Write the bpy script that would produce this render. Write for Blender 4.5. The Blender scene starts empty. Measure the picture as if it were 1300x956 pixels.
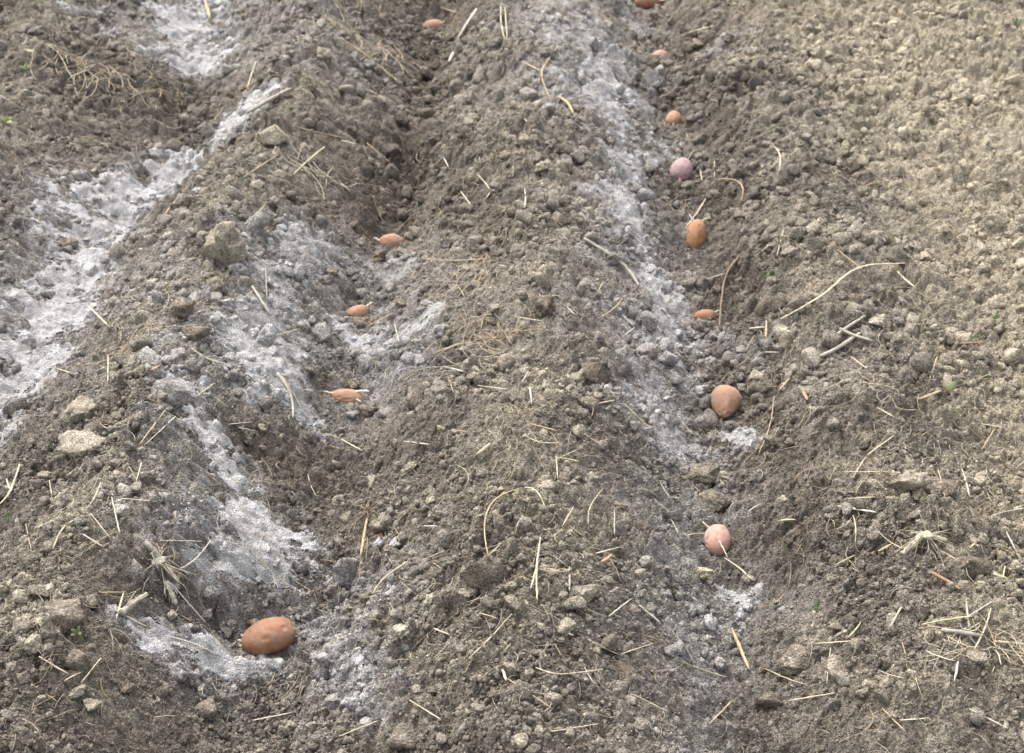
import bpy, math, random
import numpy as np
from mathutils import Matrix, Vector

random.seed(7)
RNG = np.random.default_rng(11)
sc = bpy.context.scene
COL = sc.collection

# ------------------------------------------------------------------ camera
CAM_H, PITCH, FPX = 1.45, math.radians(30.7), 1805.0     # metres, tilt, focal length in photo pixels (50 mm)
CU, CV = 650.0, 433.0
FW = np.array([0, math.cos(PITCH), -math.sin(PITCH)])
UP = np.array([0, math.sin(PITCH), math.cos(PITCH)])
RT = np.array([1.0, 0, 0])
CAM = np.array([0, 0, CAM_H])

def ray(u, v):
    d = RT * (u - CU) / FPX + FW + UP * (CV - v) / FPX
    return d / np.linalg.norm(d)

def proj(p):
    q = np.asarray(p, float) - CAM
    z = q @ FW
    return CU + FPX * (q @ RT) / z, CV - FPX * (q @ UP) / z, z

def ground0(u, v, z=0.0):
    d = ray(u, v)
    t = (z - CAM_H) / d[2]
    return (CAM + d * t)

# ------------------------------------------------------------------ noise
def _hash(ix, iy, seed):
    h = ix.astype(np.int32).view(np.uint32) * np.uint32(374761393) + iy.astype(np.int32).view(np.uint32) * np.uint32(668265263) + np.uint32((seed * 1442695041) & 0xFFFFFFFF)
    h ^= h >> np.uint32(13); h *= np.uint32(1274126177); h ^= h >> np.uint32(16); h *= np.uint32(2246822519); h ^= h >> np.uint32(15)
    return (h & np.uint32(0xFFFFFF)).astype(np.float32) * np.float32(1.0 / 0xFFFFFF)

def vnoise(x, y, seed):
    ix, iy = np.floor(x), np.floor(y)
    fx, fy = (x - ix).astype(np.float32), (y - iy).astype(np.float32)
    ix = ix.astype(np.int32); iy = iy.astype(np.int32)
    fx = fx * fx * fx * (fx * (fx * 6 - 15) + 10); fy = fy * fy * fy * (fy * (fy * 6 - 15) + 10)
    a = _hash(ix, iy, seed); b = _hash(ix + 1, iy, seed); c = _hash(ix, iy + 1, seed); d = _hash(ix + 1, iy + 1, seed)
    return (a + (b - a) * fx + (c - a) * fy + (a - b - c + d) * fx * fy) * 2 - 1

def fbm(x, y, scale, octv, seed, gain=0.5):
    s, a, t = 0.0, 1.0, 0.0
    ca, sa = math.cos(0.6), math.sin(0.6)
    x = x / scale; y = y / scale
    for o in range(octv):
        s = s + a * vnoise(x, y, seed + o * 17); t += a
        x, y = (x * ca - y * sa) * 2.03 + 11.3, (x * sa + y * ca) * 2.03 + 4.7
        a *= gain
    return s / t

def billow(x, y, scale, octv, seed, gain=0.5):
    """cauliflower relief: rounded lumps that meet in creases"""
    s, a, t = 0.0, 1.0, 0.0
    wx = x + 0.35 * scale * fbm(x, y, scale * 0.9, 2, seed + 301); wy = y + 0.35 * scale * fbm(x, y, scale * 0.9, 2, seed + 351)
    x, y = wx / scale, wy / scale
    for o in range(octv):
        s = s + a * np.minimum(1, 2.2 * np.abs(vnoise(x, y, seed + o * 13))); t += a
        x, y = (x * 0.8 - y * 0.6) * 2.1 + 5.2, (x * 0.6 + y * 0.8) * 2.1 + 9.1
        a *= gain
    return s / t

from concurrent.futures import ThreadPoolExecutor
def by_rows(f, *A):
    """evaluate f on slabs of rows in parallel"""
    k = 24; sl = np.array_split(np.arange(A[0].shape[0]), k)
    with ThreadPoolExecutor(4) as ex:
        R = list(ex.map(lambda q: f(*[a[q[0]:q[-1] + 1] for a in A]), sl))
    return tuple(np.concatenate(c) for c in zip(*R)) if isinstance(R[0], tuple) else np.concatenate(R)

def bubbles(x, y, cell, prob, rlo, rhi, seed, squash=1.0, facet=True):
    """a field of round lumps: height of the tallest lump over each point, and that lump's random tone"""
    wx = x + fbm(x, y, cell * 0.8, 2, seed + 5) * cell * 0.26
    wy = y + fbm(x, y, cell * 0.8, 2, seed + 9) * cell * 0.26
    cx = np.floor(wx / cell).astype(np.int32); cy = np.floor(wy / cell).astype(np.int32)
    best = np.zeros(x.shape, np.float32); tone = np.zeros(x.shape, np.float32)
    for di in (-1, 0, 1):
        for dj in (-1, 0, 1):
            i, j = cx + di, cy + dj
            px = (i + 0.1 + 0.8 * _hash(i, j, seed)) * cell; py = (j + 0.1 + 0.8 * _hash(i, j, seed + 1)) * cell
            r = cell * (rlo + (rhi - rlo) * _hash(i, j, seed + 2)) * (_hash(i, j, seed + 3) < prob)
            k = _hash(i, j, seed + 4)
            ex, ey = wx - px, wy - py
            if facet:                                     # broken clods: straight sides and a tilted flat top
                th = 6.2832 * _hash(i, j, seed + 6); c, s_ = np.cos(th), np.sin(th)
                u, v = ex * c + ey * s_, ey * c - ex * s_
                dd = np.maximum(np.maximum(np.abs(u), np.abs(0.62 * u + 0.78 * v) * 1.1), np.abs(0.4 * u - 0.92 * v))
                h = np.clip(np.minimum((r - dd) * 2.0, r * (0.30 + 0.45 * k) + 0.55 * u * (_hash(i, j, seed + 7) - 0.3) + 0.35 * v * (k - 0.5)), 0, None) * squash
            else:
                h = np.sqrt(np.maximum(0, r * r - ex * ex - ey * ey)) * (0.55 + 0.45 * k) * squash
            m = h > best
            best = np.where(m, h, best).astype(np.float32); tone = np.where(m, k, tone)
    return best, tone

def noise3(p, scale, seed):
    q = p / scale
    i = np.floor(q).astype(np.int32); f = q - i; f = f * f * (3 - 2 * f)
    def hs(a, b, c):
        return _hash(a + c * 1013, b + c * 7919, seed)
    r = 0
    for dx in (0, 1):
        for dy in (0, 1):
            for dz in (0, 1):
                w = (f[..., 0] if dx else 1 - f[..., 0]) * (f[..., 1] if dy else 1 - f[..., 1]) * (f[..., 2] if dz else 1 - f[..., 2])
                r = r + w * hs(i[..., 0] + dx, i[..., 1] + dy, i[..., 2] + dz)
    return r * 2 - 1

# ------------------------------------------------------------------ relief of the planted bed (control lines on the ground, in metres)
def gp(pts):
    return np.array([ground0(u, v)[:2] for u, v in pts])

def line_field(x, y, pts, vals):
    """distance to a polyline and the value carried along it"""
    best = np.full(x.shape, 1e9, np.float32); val = np.zeros(x.shape, np.float32)
    vals = [vals] * len(pts) if np.isscalar(vals) else vals
    for (a, b, va, vb) in zip(pts[:-1], pts[1:], vals[:-1], vals[1:]):
        d = b - a; L = d @ d + 1e-12
        t = np.clip(((x - a[0]) * d[0] + (y - a[1]) * d[1]) / L, 0, 1)
        r = np.hypot(x - a[0] - t * d[0], y - a[1] - t * d[1])
        m = r < best
        best = np.where(m, r, best); val = np.where(m, va + (vb - va) * t, val)
    return best, val

TRENCHES = [  # (line, depth, half width)
    ([(300, -120), (262, 10), (250, 95), (215, 200), (120, 300), (60, 400), (-20, 500), (-160, 650)], 0.060, 0.12),
    ([(600, -150), (552, 30), (525, 160), (498, 305), (455, 395), (438, 500), (405, 610), (385, 730), (335, 825), (280, 960), (240, 1050)], 0.075, 0.115),
    ([(800, -150), (826, 3), (842, 75), (858, 150), (870, 216), (888, 300), (900, 400), (925, 510), (925, 690), (955, 800), (980, 960), (1000, 1060)], 0.070, 0.125),
]
RIDGES = [
    ([(60, -120), (40, 60), (20, 160), (-60, 330), (-200, 520)], 0.045, 0.14),
    ([(430, -120), (400, 60), (360, 180), (290, 310), (245, 420), (200, 520), (170, 640), (90, 780), (20, 960)], 0.055, 0.13),
    ([(700, -150), (690, 20), (690, 160), (690, 300), (680, 430), (670, 560), (670, 700), (660, 860), (650, 1000)], 0.050, 0.16),
    ([(930, -120), (980, 60), (1010, 200), (1050, 380), (1090, 520), (1130, 690), (1180, 900)], 0.030, 0.16),
]
TRENCHES = [(gp(a), d * 1.2, w) for a, d, w in TRENCHES]
RIDGES = [(gp(a), d * 1.4, w) for a, d, w in RIDGES]
HUMPS = [(290, 330, .020, .07), (80, 115, .03, .10), (753, 472, .02, .06), (618, 727, .025, .08), (640, 330, .03, .10), (640, 420, .028, .10),
         (600, 470, -.03, .10), (660, 500, -.025, .09), (1000, 425, .02, .08), (1170, 690, .03, .10), (1210, 735, -.02, .07), (285, 760, -.045, .05),
         (700, 830, .03, .12), (240, 700, .035, .07), (330, 690, .03, .06), (450, 650, .02, .08), (960, 620, .03, .08), (370, 490, .03, .06),
         (300, 575, -.03, .08), (1080, 145, -.03, .10), (1070, 225, -.035, .06), (560, 250, -.02, .10), (150, 250, -.03, .05), (150, 310, -.03, .04)]
HUMPS = [(ground0(u, v)[:2], h, r) for u, v, h, r in HUMPS]

def macro(x, y):
    h = np.zeros(np.shape(x), np.float32)
    for pts, d, w in TRENCHES:
        r, _ = line_field(x, y, pts, 0.0); h = h - d * np.exp(-(r / w) ** 2)
    for pts, d, w in RIDGES:
        r, _ = line_field(x, y, pts, 0.0); h = h + d * np.exp(-(r / w) ** 2)
    for c, d, w in HUMPS:
        h = h + d * np.exp(-((x - c[0]) ** 2 + (y - c[1]) ** 2) / w ** 2)
    return h

def march(u, v, hf, off=0.0):
    d = ray(u, v)
    ts = np.linspace(1.2, 8.0, 1400)
    p = CAM + ts[:, None] * d
    below = p[:, 2] <= hf(p[:, 0], p[:, 1]) + off
    i = int(np.argmax(below))
    if not below[i]: i = len(ts) - 1
    a, b = ts[max(i - 1, 0)], ts[i]
    for _ in range(12):
        m = (a + b) / 2; q = CAM + m * d
        if q[2] <= float(hf(np.array([q[0]]), np.array([q[1]]))[0]) + off: b = m
        else: a = m
    return CAM + b * d

# ------------------------------------------------------------------ ash and dryness (where they lie on the ground)
ASH = [  # (pixel line, half width px, strength, zone)
    ([(285, -60), (275, 0), (250, 40), (225, 60), (250, 92)], [70, 60, 56, 50, 40], 0.88, 0),
    ([(80, 18), (130, 12)], [12, 12], 0.75, 1),
    ([(345, 116), (300, 155), (262, 200), (215, 228)], [20, 32, 38, 34], 1.0, 2),
    ([(215, 228), (150, 250), (118, 300), (92, 350)], [34, 38, 44, 42], 1.0, 2),
    ([(92, 350), (62, 430), (15, 480), (-60, 560)], [30, 44, 62, 70], 0.92, 2),
    ([(390, 320), (345, 395), (320, 450)], [34, 46, 56], 0.70, 3),
    ([(320, 450), (345, 500), (375, 525)], [52, 46, 22], 0.85, 3),
    ([(475, 345), (512, 345)], [26, 20], 0.62, 4),
    ([(432, 420), (452, 445)], [16, 18], 1.0, 4),
    ([(470, 455), (520, 425), (552, 400)], [24, 30, 16], 0.74, 4),
    ([(490, 490), (520, 470)], [24, 18], 0.66, 4),
    ([(440, 540), (470, 530)], [18, 18], 0.4, 4),
    ([(232, 500), (258, 560), (295, 610), (325, 670), (345, 715)], [26, 36, 44, 48, 40], 0.98, 5),
    ([(340, 690), (290, 720), (262, 740)], [40, 36, 22], 0.85, 5),
    ([(180, 560), (250, 530)], [14, 14], 0.35, 5),
    ([(195, 815), (250, 835), (330, 858)], [30, 46, 40], 1.0, 6),
    ([(415, 800), (440, 845), (450, 890)], [40, 52, 40], 0.60, 6),
    ([(436, 725), (446, 738)], [20, 20], 0.62, 6),
    ([(715, -40), (740, 40), (765, 100)], [34, 54, 56], 0.60, 7),
    ([(762, 95), (782, 170), (800, 250)], [52, 46, 36], 0.74, 7),
    ([(800, 250), (818, 330), (838, 410), (858, 462)], [30, 30, 40, 34], 0.78, 7),
    ([(800, 470), (830, 510), (865, 570)], [36, 46, 36], 0.64, 7),
    ([(870, 600), (880, 700), (885, 860), (890, 960)], [26, 38, 46, 46], 0.46, 7),
    ([(790, 10), (808, 45)], [26, 22], 0.55, 7),
    ([(900, 70), (945, 45)], [12, 14], 0.5, 7),
    ([(932, 558), (955, 568)], [13, 13], 0.85, 8),
    ([(908, 745), (945, 765)], [14, 22], 0.85, 9),
    ([(975, 780), (1020, 760)], [26, 26], 0.38, 9),
    ([(905, 440), (960, 450)], [14, 20], 0.42, 8),
]
ASH += [  # thin grey dusting round the strewn lines
    ([(400, 330), (350, 400), (300, 450)], [60, 80, 90], 0.50, 3), ([(215, 490), (235, 620), (265, 700)], [45, 70, 70], 0.46, 5),
    ([(700, 0), (740, 80), (770, 160)], [50, 70, 70], 0.50, 7), ([(780, 200), (800, 330), (830, 450), (840, 560)], [50, 55, 70, 70], 0.50, 7),
    ([(850, 600), (870, 700), (880, 860)], [70, 70, 70], 0.36, 7), ([(120, 260), (60, 400), (0, 500)], [80, 100, 120], 0.46, 2),
    ([(480, 340), (500, 420), (480, 500)], [50, 70, 60], 0.46, 4), ([(130, 15), (250, 30), (420, 70)], [40, 90, 60], 0.38, 0), ([(330, 850), (440, 800)], [60, 70], 0.45, 6),
]
ASHW = []
for pts, ws, st, zone in ASH:
    P = np.array([march(u, v, macro)[:2] for u, v in pts])
    W = []
    for (u, v), w in zip(pts, ws):
        a = march(u, v, macro); W.append(1.22 * w * (np.dot(a - CAM, FW)) / FPX)
    ASHW.append((P, W, st, zone))

def ash_field(x, y):
    m = np.zeros(x.shape, np.float32); z = np.zeros(x.shape, np.int16)
    n1 = fbm(x, y, 0.085, 4, 301, 0.6); n2 = fbm(x, y, 0.018, 4, 331, 0.7)
    for P, W, st, zone in ASHW:
        r, w = line_field(x, y, P, W)
        f = 1 - r / np.maximum(w, 1e-4)               # 1 on the line, 0 at the half width
        core = np.clip(0.75 * f + 0.44 + 0.9 * n1 + 0.75 * n2, 0, 1)
        halo = np.clip(0.42 * (f + 0.9) + 0.5 * n1 + 0.5 * n2, 0, 0.42)
        f = np.maximum(core * core * (3 - 2 * core), halo) * st * np.clip(3.2 - 1.5 * r / np.maximum(w, 1e-4), 0, 1)
        b = f > m
        m = np.where(b, f, m); z = np.where(b, zone, z)
    return m, z

DRY_EDGE = gp([(890, -160), (960, 20), (1030, 110), (1085, 240), (1140, 330), (1175, 440), (1180, 560), (1190, 640), (1235, 760), (1310, 960)])
def dry_field(x, y):
    ex = np.interp(y, DRY_EDGE[::-1, 1], DRY_EDGE[::-1, 0])
    d = (x - ex) / 0.16 + 0.9 * fbm(x, y, 0.22, 4, 401)
    base = 1 / (1 + np.exp(-2.4 * d))
    # dry, root-filled soil scattered over the ridges too
    rid = np.zeros(x.shape, np.float32)
    for pts, dd, w in RIDGES:
        r, _ = line_field(x, y, pts, 0.0); rid = np.maximum(rid, np.exp(-(r / (w * 1.1)) ** 2))
    n = fbm(x, y, 0.13, 4, 431)
    return np.clip(np.maximum(base, 0.42 * rid * np.clip(n * 1.6 + 0.55, 0, 1)), 0, 1)

# ------------------------------------------------------------------ the sheet of ground
XC0, XC1, YC0, YC1 = -2.15, 2.15, 1.12, 5.3
DX = 0.0025
xs_core = np.arange(XC0, XC1, DX)
ys = [YC0]
while ys[-1] < YC1: ys.append(ys[-1] + 0.0016 * (0.55 + ys[-1] * 0.42))
ys_core = np.array(ys)
def outward(a, step, far):
    o = []; s = step
    while a < far:
        a += s; s *= 1.22; o.append(a)
    return o
right = outward(xs_core[-1], 0.004, 220); left = [-p for p in outward(-xs_core[0], 0.004, 220)][::-1]
farr = outward(ys_core[-1], 0.006, 260); nearr = [-p for p in outward(-ys_core[0], 0.004, 60)][::-1]
XS = np.array(left + list(xs_core) + right); YS = np.array(nearr + list(ys_core) + farr)
X, Y = np.meshgrid(XS, YS)
X = X.astype(np.float64); Y = Y.astype(np.float64)

def relief(X, Y):
    ashm, ashz = ash_field(X, Y)
    dry = dry_field(X, Y)
    fade = np.exp(-np.maximum(0, np.hypot(X, Y - 3) - 6) / 6).astype(np.float32)
    H = macro(X, Y) * fade
    H = H + 0.016 * fbm(X, Y, 0.30, 3, 21) + 0.012 * fbm(X, Y, 0.09, 3, 41) * fade
    b1, t1 = bubbles(X, Y, 0.075, 0.40, 0.18, 0.44, 101, 0.75)
    b2, t2 = bubbles(X, Y, 0.036, 0.55, 0.20, 0.48, 111, 0.85)
    b3, t3 = bubbles(X, Y, 0.0175, 0.75, 0.22, 0.52, 121, 1.0)
    b4, t4 = bubbles(X, Y, 0.0090, 0.90, 0.25, 0.58, 131, 0.9, False)
    clump = np.clip(fbm(X, Y, 0.16, 3, 61) * 1.5 + 0.75, 0.12, 1.4)
    calm = 1 - 0.35 * np.clip(ashm, 0, 1)
    far = np.clip((Y - 2.4) / 1.6, 0, 1)                 # the far end was dug in coarser lumps
    H = H + fade * (b1 * (0.95 + 0.3 * dry + 0.3 * far) * clump * calm + b2 * (1.15 + 0.35 * far) * clump * calm + b3 * 0.95 * (0.6 + 0.4 * clump) + b4 * 0.95 * (0.3 + 0.7 * np.clip(1.75 - 0.42 * Y, 0.0, 1)))
    fine = np.clip(1.75 - 0.42 * Y, 0.0, 1)
    bl = np.where(Y > 3.0, billow(X, Y, 0.055, 3, 71, 0.5), billow(X, Y, 0.055, 5, 71, 0.58))
    H = H + fade * (0.028 * (bl - 0.5) * (0.55 + 0.6 * clump + 0.3 * far) + 0.0075 * (0.35 + 0.65 * fine) * billow(X, Y, 0.014, 3, 91, 0.65) + 0.0055 * fine * fbm(X, Y, 0.0065, 2, 97))
    b5, t5 = bubbles(X, Y, 0.058, 0.80, 0.26, 0.52, 151, 0.85)
    b6, t6 = bubbles(X, Y, 0.030, 0.85, 0.26, 0.54, 161, 0.95)
    dk = np.clip(dry * 1.25 - 0.25, 0, 1)
    H = H + fade * dk * np.maximum(b5 * 1.05, b6 * 0.95)
    tone = np.where(b2 > b1, t2, t1) * 0.4 + t3 * 0.3 + t4 * 0.3
    tone = tone * (1 - 0.6 * dk) + 0.6 * dk * np.where(b6 > b5, t6, t5)
    return ashm, ashz, dry, H, tone
ashm, ashz, dry, H, tone = by_rows(relief, X, Y)

# ------------------------------------------------------------------ potatoes: where they lie (their beds are pressed into the ground)
# name key, u, v, long px, wide px, yaw deg, pitch deg, exposure (centre above soil, in radii), skin
POT = [
    ('green',   824,   2, 36, 22,   8,  0,  0.30, 'russet', 'potato with green and white sprouts at the far end of the trench'),
    ('sliver',  550,  34, 29, 19,  10,  0, 0.05, 'orange', 'thin orange sliver of a potato almost covered by dark soil'),
    ('hidden',  838,  72, 22, 18,  20,  0, -0.05, 'pink',   'barely visible pinkish potato tip in soil beside ash'),
    ('tan',     855, 151, 23, 20,  70, 10,  0.40, 'tan',    'small round tan potato seen end-on with stubby pale sprouts'),
    ('purple',  865, 216, 31, 28,  80, 20,  0.62, 'purple', 'purple pink potato seen end-on with a bright pink eye'),
    ('upright', 883, 298, 38, 25,  76, 40,  0.75, 'ochre',  'oval ochre potato standing on end with pale sprouts on top'),
    ('white',   497, 308, 33, 24,   0,  0, -0.10, 'orange', 'half-buried orange potato with a white sprout tip beside grey ash'),
    ('wedge',   455, 398, 32, 22,  35,  8, -0.18, 'orange', 'orange potato wedge mostly buried behind bright white ash'),
    ('oval',    894, 402, 30, 20,  12,  0,  0.20, 'russet', 'small oval red-brown potato with a tan sprout at its end'),
    ('long',    442, 505, 48, 24,  -6,  0,  0.12, 'orange', 'long orange potato with pale sprouts at both ends in ash'),
    ('pear',    921, 512, 40, 36,  75, 25,  0.60, 'dusty',  'squat pear-shaped dusty brown potato narrowing towards the bottom'),
    ('pink',    911, 685, 38, 33,  80, 20,  0.32, 'pink',   'pale pink potato with straws crossing over its front'),
    ('russet',  341, 808, 71, 47,  27,  0,  0.66, 'russet', 'largest potato, smooth russet oval resting by bright ash'),
]
def smooth_h(x, y):
    return macro(x, y) + 0.016 * fbm(x, y, 0.30, 3, 21) + 0.012
pots = []
for key, u, v, L, W, yaw, pit, ex, skin, lab in POT:
    g = march(u, v, smooth_h)
    s = FPX / ((g - CAM) @ FW)                        # px per metre here
    b = W / s / 2
    c = march(u, v, smooth_h, ex * b * 0.9)
    pots.append(dict(key=key, c=c, b=b, L=L / s, W=W / s, yaw=math.radians(yaw), pit=math.radians(pit), ex=ex, skin=skin, lab=lab, u=u, v=v))
    # press a bed: soil comes up to a fraction of the potato and no higher near it
    ax = np.array([math.cos(math.radians(yaw)), math.sin(math.radians(yaw))])
    a = max(L / s / 2 * max(math.cos(math.radians(pit)), 0.5), b)
    a0 = b * (1.62 if key == 'upright' else 1.25)
    dx, dy = X - c[0], Y - c[1]
    p1 = (dx * ax[0] + dy * ax[1]) / (a + 0.004); p2 = (-dx * ax[1] + dy * ax[0]) / (b + 0.004)
    rr = np.hypot(p1, p2)
    w = np.clip((1.75 - rr) / 0.6, 0, 1); w = w * w * (3 - 2 * w)
    if ex > 0.25:
        lim = c[2] - b * 0.45 - 0.75 * a0 * math.sin(math.radians(pit)) * np.clip(-p1, 0, 1)
        H = H - w * np.maximum(H - lim, 0) * 0.95
        H = np.where(rr < 1.05, np.maximum(H, lim - 0.5 * b), H)
    else:                                              # earth drawn up around a half-covered one, most on its near side
        nz = fbm(X, Y, 0.02, 3, 911)
        lim = c[2] + b * (-0.05 + 0.28 * np.clip(-dy / b, -1, 1) + 0.45 * nz - 0.5 * ex)
        k = np.clip((2.2 - rr) / 0.9, 0, 1)
        H = np.where(rr < 2.2, np.where(H > lim, H - k * (H - lim) * 0.85, H + k * (lim - H) * 0.9), H)

# queries on the finished ground
i0, i1 = len(left), len(left) + len(xs_core); j0, j1 = len(nearr), len(nearr) + len(ys_core)
HC = H[j0:j1, i0:i1].astype(np.float32)
AC, ZC, DC = ashm[j0:j1, i0:i1], ashz[j0:j1, i0:i1], dry[j0:j1, i0:i1]
def boxmax(a, n):
    for ax in (0, 1):
        r = a
        for k in range(1, n + 1):
            r = np.maximum(r, np.maximum(np.roll(a, k, ax), np.roll(a, -k, ax)))
        a = r
    return a
def boxblur(a, n):
    for ax in (0, 1):
        r = a.copy()
        for k in range(1, n + 1): r = r + np.roll(a, k, ax) + np.roll(a, -k, ax)
        a = r / (2 * n + 1)
    return a
HTOP = boxblur(boxmax(HC, 2), 3)
def sample(A, x, y):
    fx = np.clip((np.asarray(x) - XC0) / DX, 0, A.shape[1] - 1.001)
    y = np.clip(y, ys_core[0], ys_core[-1] - 1e-4)
    jj = np.clip(np.searchsorted(ys_core, y) - 1, 0, len(ys_core) - 2)
    fy = (y - ys_core[jj]) / (ys_core[jj + 1] - ys_core[jj])
    ii = fx.astype(int); fx = fx - ii
    return (A[jj, ii] * (1 - fx) + A[jj, ii + 1] * fx) * (1 - fy) + (A[jj + 1, ii] * (1 - fx) + A[jj + 1, ii + 1] * fx) * fy
hq = lambda x, y: sample(HC, x, y)
htop = lambda x, y: sample(HTOP, x, y)

# ------------------------------------------------------------------ mesh helpers
def mesh_np(name, V, F, mat, parent=None, smooth=True, attrs=None):
    V = np.asarray(V, np.float32); F = np.asarray(F, np.int32)
    me = bpy.data.meshes.new(name)
    n = F.shape[1]
    me.vertices.add(len(V)); me.vertices.foreach_set('co', V.ravel())
    me.loops.add(F.size); me.loops.foreach_set('vertex_index', F.ravel())
    me.polygons.add(len(F)); me.polygons.foreach_set('loop_start', np.arange(0, F.size, n, dtype=np.int32))
    if smooth: me.polygons.foreach_set('use_smooth', np.ones(len(F), bool))
    me.update(calc_edges=True)
    for k, a in (attrs or {}).items():
        at = me.attributes.new(k, 'FLOAT_COLOR' if np.ndim(a) == 2 else 'FLOAT', 'POINT')
        if np.ndim(a) == 2: at.data.foreach_set('color', np.asarray(a, np.float32).ravel())
        else: at.data.foreach_set('value', np.asarray(a, np.float32).ravel())
    if mat: me.materials.append(mat)
    o = bpy.data.objects.new(name, me); COL.objects.link(o)
    if parent is not None: o.parent = parent
    return o

def tag(o, label=None, cat=None, group=None, kind=None):
    if label: o['label'] = label
    if cat: o['category'] = cat
    if group: o['group'] = group
    if kind: o['kind'] = kind
    return o

def empty(name, loc):
    o = bpy.data.objects.new(name, None); COL.objects.link(o); o.location = loc; o.empty_display_size = 0.02
    return o

def ico(sub):
    import bmesh
    bm = bmesh.new(); bmesh.ops.create_icosphere(bm, subdivisions=sub, radius=1.0)
    bm.verts.ensure_lookup_table()
    V = np.array([v.co[:] for v in bm.verts]); F = np.array([[v.index for v in f.verts] for f in bm.faces])
    bm.free(); return V, F
ICO = {s: ico(s) for s in (1, 2, 3, 4, 5)}

def tube(pts, rad, sides=6, flat=1.0, side_dir=None):
    P = np.asarray(pts, float); n = len(P)
    rad = np.broadcast_to(np.asarray(rad, float), (n,))
    T = np.gradient(P, axis=0); T /= np.linalg.norm(T, axis=1)[:, None] + 1e-12
    up = np.array([0.0, 0.0, 1.0])
    V = []; 
    for i in range(n):
        s = np.cross(T[i], up)
        if np.linalg.norm(s) < 0.2: s = np.cross(T[i], [1.0, 0.1, 0])
        s /= np.linalg.norm(s); t = np.cross(s, T[i])
        for k in range(sides):
            a = 2 * math.pi * k / sides
            V.append(P[i] + rad[i] * (s * math.cos(a) + t * math.sin(a) * flat))
    V.append(P[0]); V.append(P[-1])
    F = []
    for i in range(n - 1):
        for k in range(sides):
            a, b = i * sides + k, i * sides + (k + 1) % sides
            F += [(a, b, b + sides), (a, b + sides, a + sides)]
    for k in range(sides):
        F.append((len(V) - 2, (k + 1) % sides, k)); m = (n - 1) * sides
        F.append((len(V) - 1, m + k, m + (k + 1) % sides))
    return np.array(V), np.array(F)

def join(parts):
    V, F, o = [], [], 0
    for v, f in parts:
        V.append(v); F.append(f + o); o += len(v)
    return np.vstack(V), np.vstack(F)

def spline(pts, n):
    P = np.asarray(pts, float)
    if len(P) == 2: return P[0] + (P[1] - P[0]) * np.linspace(0, 1, n)[:, None]
    Q = np.vstack([2 * P[0] - P[1], P, 2 * P[-1] - P[-2]])
    out = []
    for t in np.linspace(0, len(P) - 1 - 1e-6, n):
        i = int(t); f = t - i; a, b, c, d = Q[i], Q[i + 1], Q[i + 2], Q[i + 3]
        out.append(0.5 * (2 * b + (c - a) * f + (2 * a - 5 * b + 4 * c - d) * f * f + (3 * b - a - 3 * c + d) * f ** 3))
    return np.array(out)

# ------------------------------------------------------------------ materials
def new_mat(name):
    m = bpy.data.materials.new(name); m.use_nodes = True
    nt = m.node_tree; b = nt.nodes['Principled BSDF']
    return m, nt, b
def node(nt, typ, **kw):
    n = nt.nodes.new(typ)
    for k, v in kw.items():
        if k.startswith('i_'):
            n.inputs[k[2:].replace('_', ' ')].default_value = v
        else: setattr(n, k, v)
    return n
def ramp(nt, src, stops):
    r = nt.nodes.new('ShaderNodeValToRGB'); nt.links.new(src, r.inputs[0])
    e = r.color_ramp.elements
    while len(e) > 1: e.remove(e[-1])
    e[0].position = stops[0][0]; e[0].color = (*stops[0][1], 1)
    for p, c in stops[1:]:
        x = e.new(p); x.color = (*c, 1)
    return r
def mix(nt, fac, a, b, blend='MIX'):
    m = nt.nodes.new('ShaderNodeMix'); m.data_type = 'RGBA'; m.blend_type = blend
    for sock, v in ((m.inputs[0], fac), (m.inputs[6], a), (m.inputs[7], b)):
        if isinstance(v, (int, float)): sock.default_value = v
        elif isinstance(v, tuple): sock.default_value = (*v, 1) if len(v) == 3 else v
        else: nt.links.new(v, sock)
    return m.outputs[2]

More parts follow.
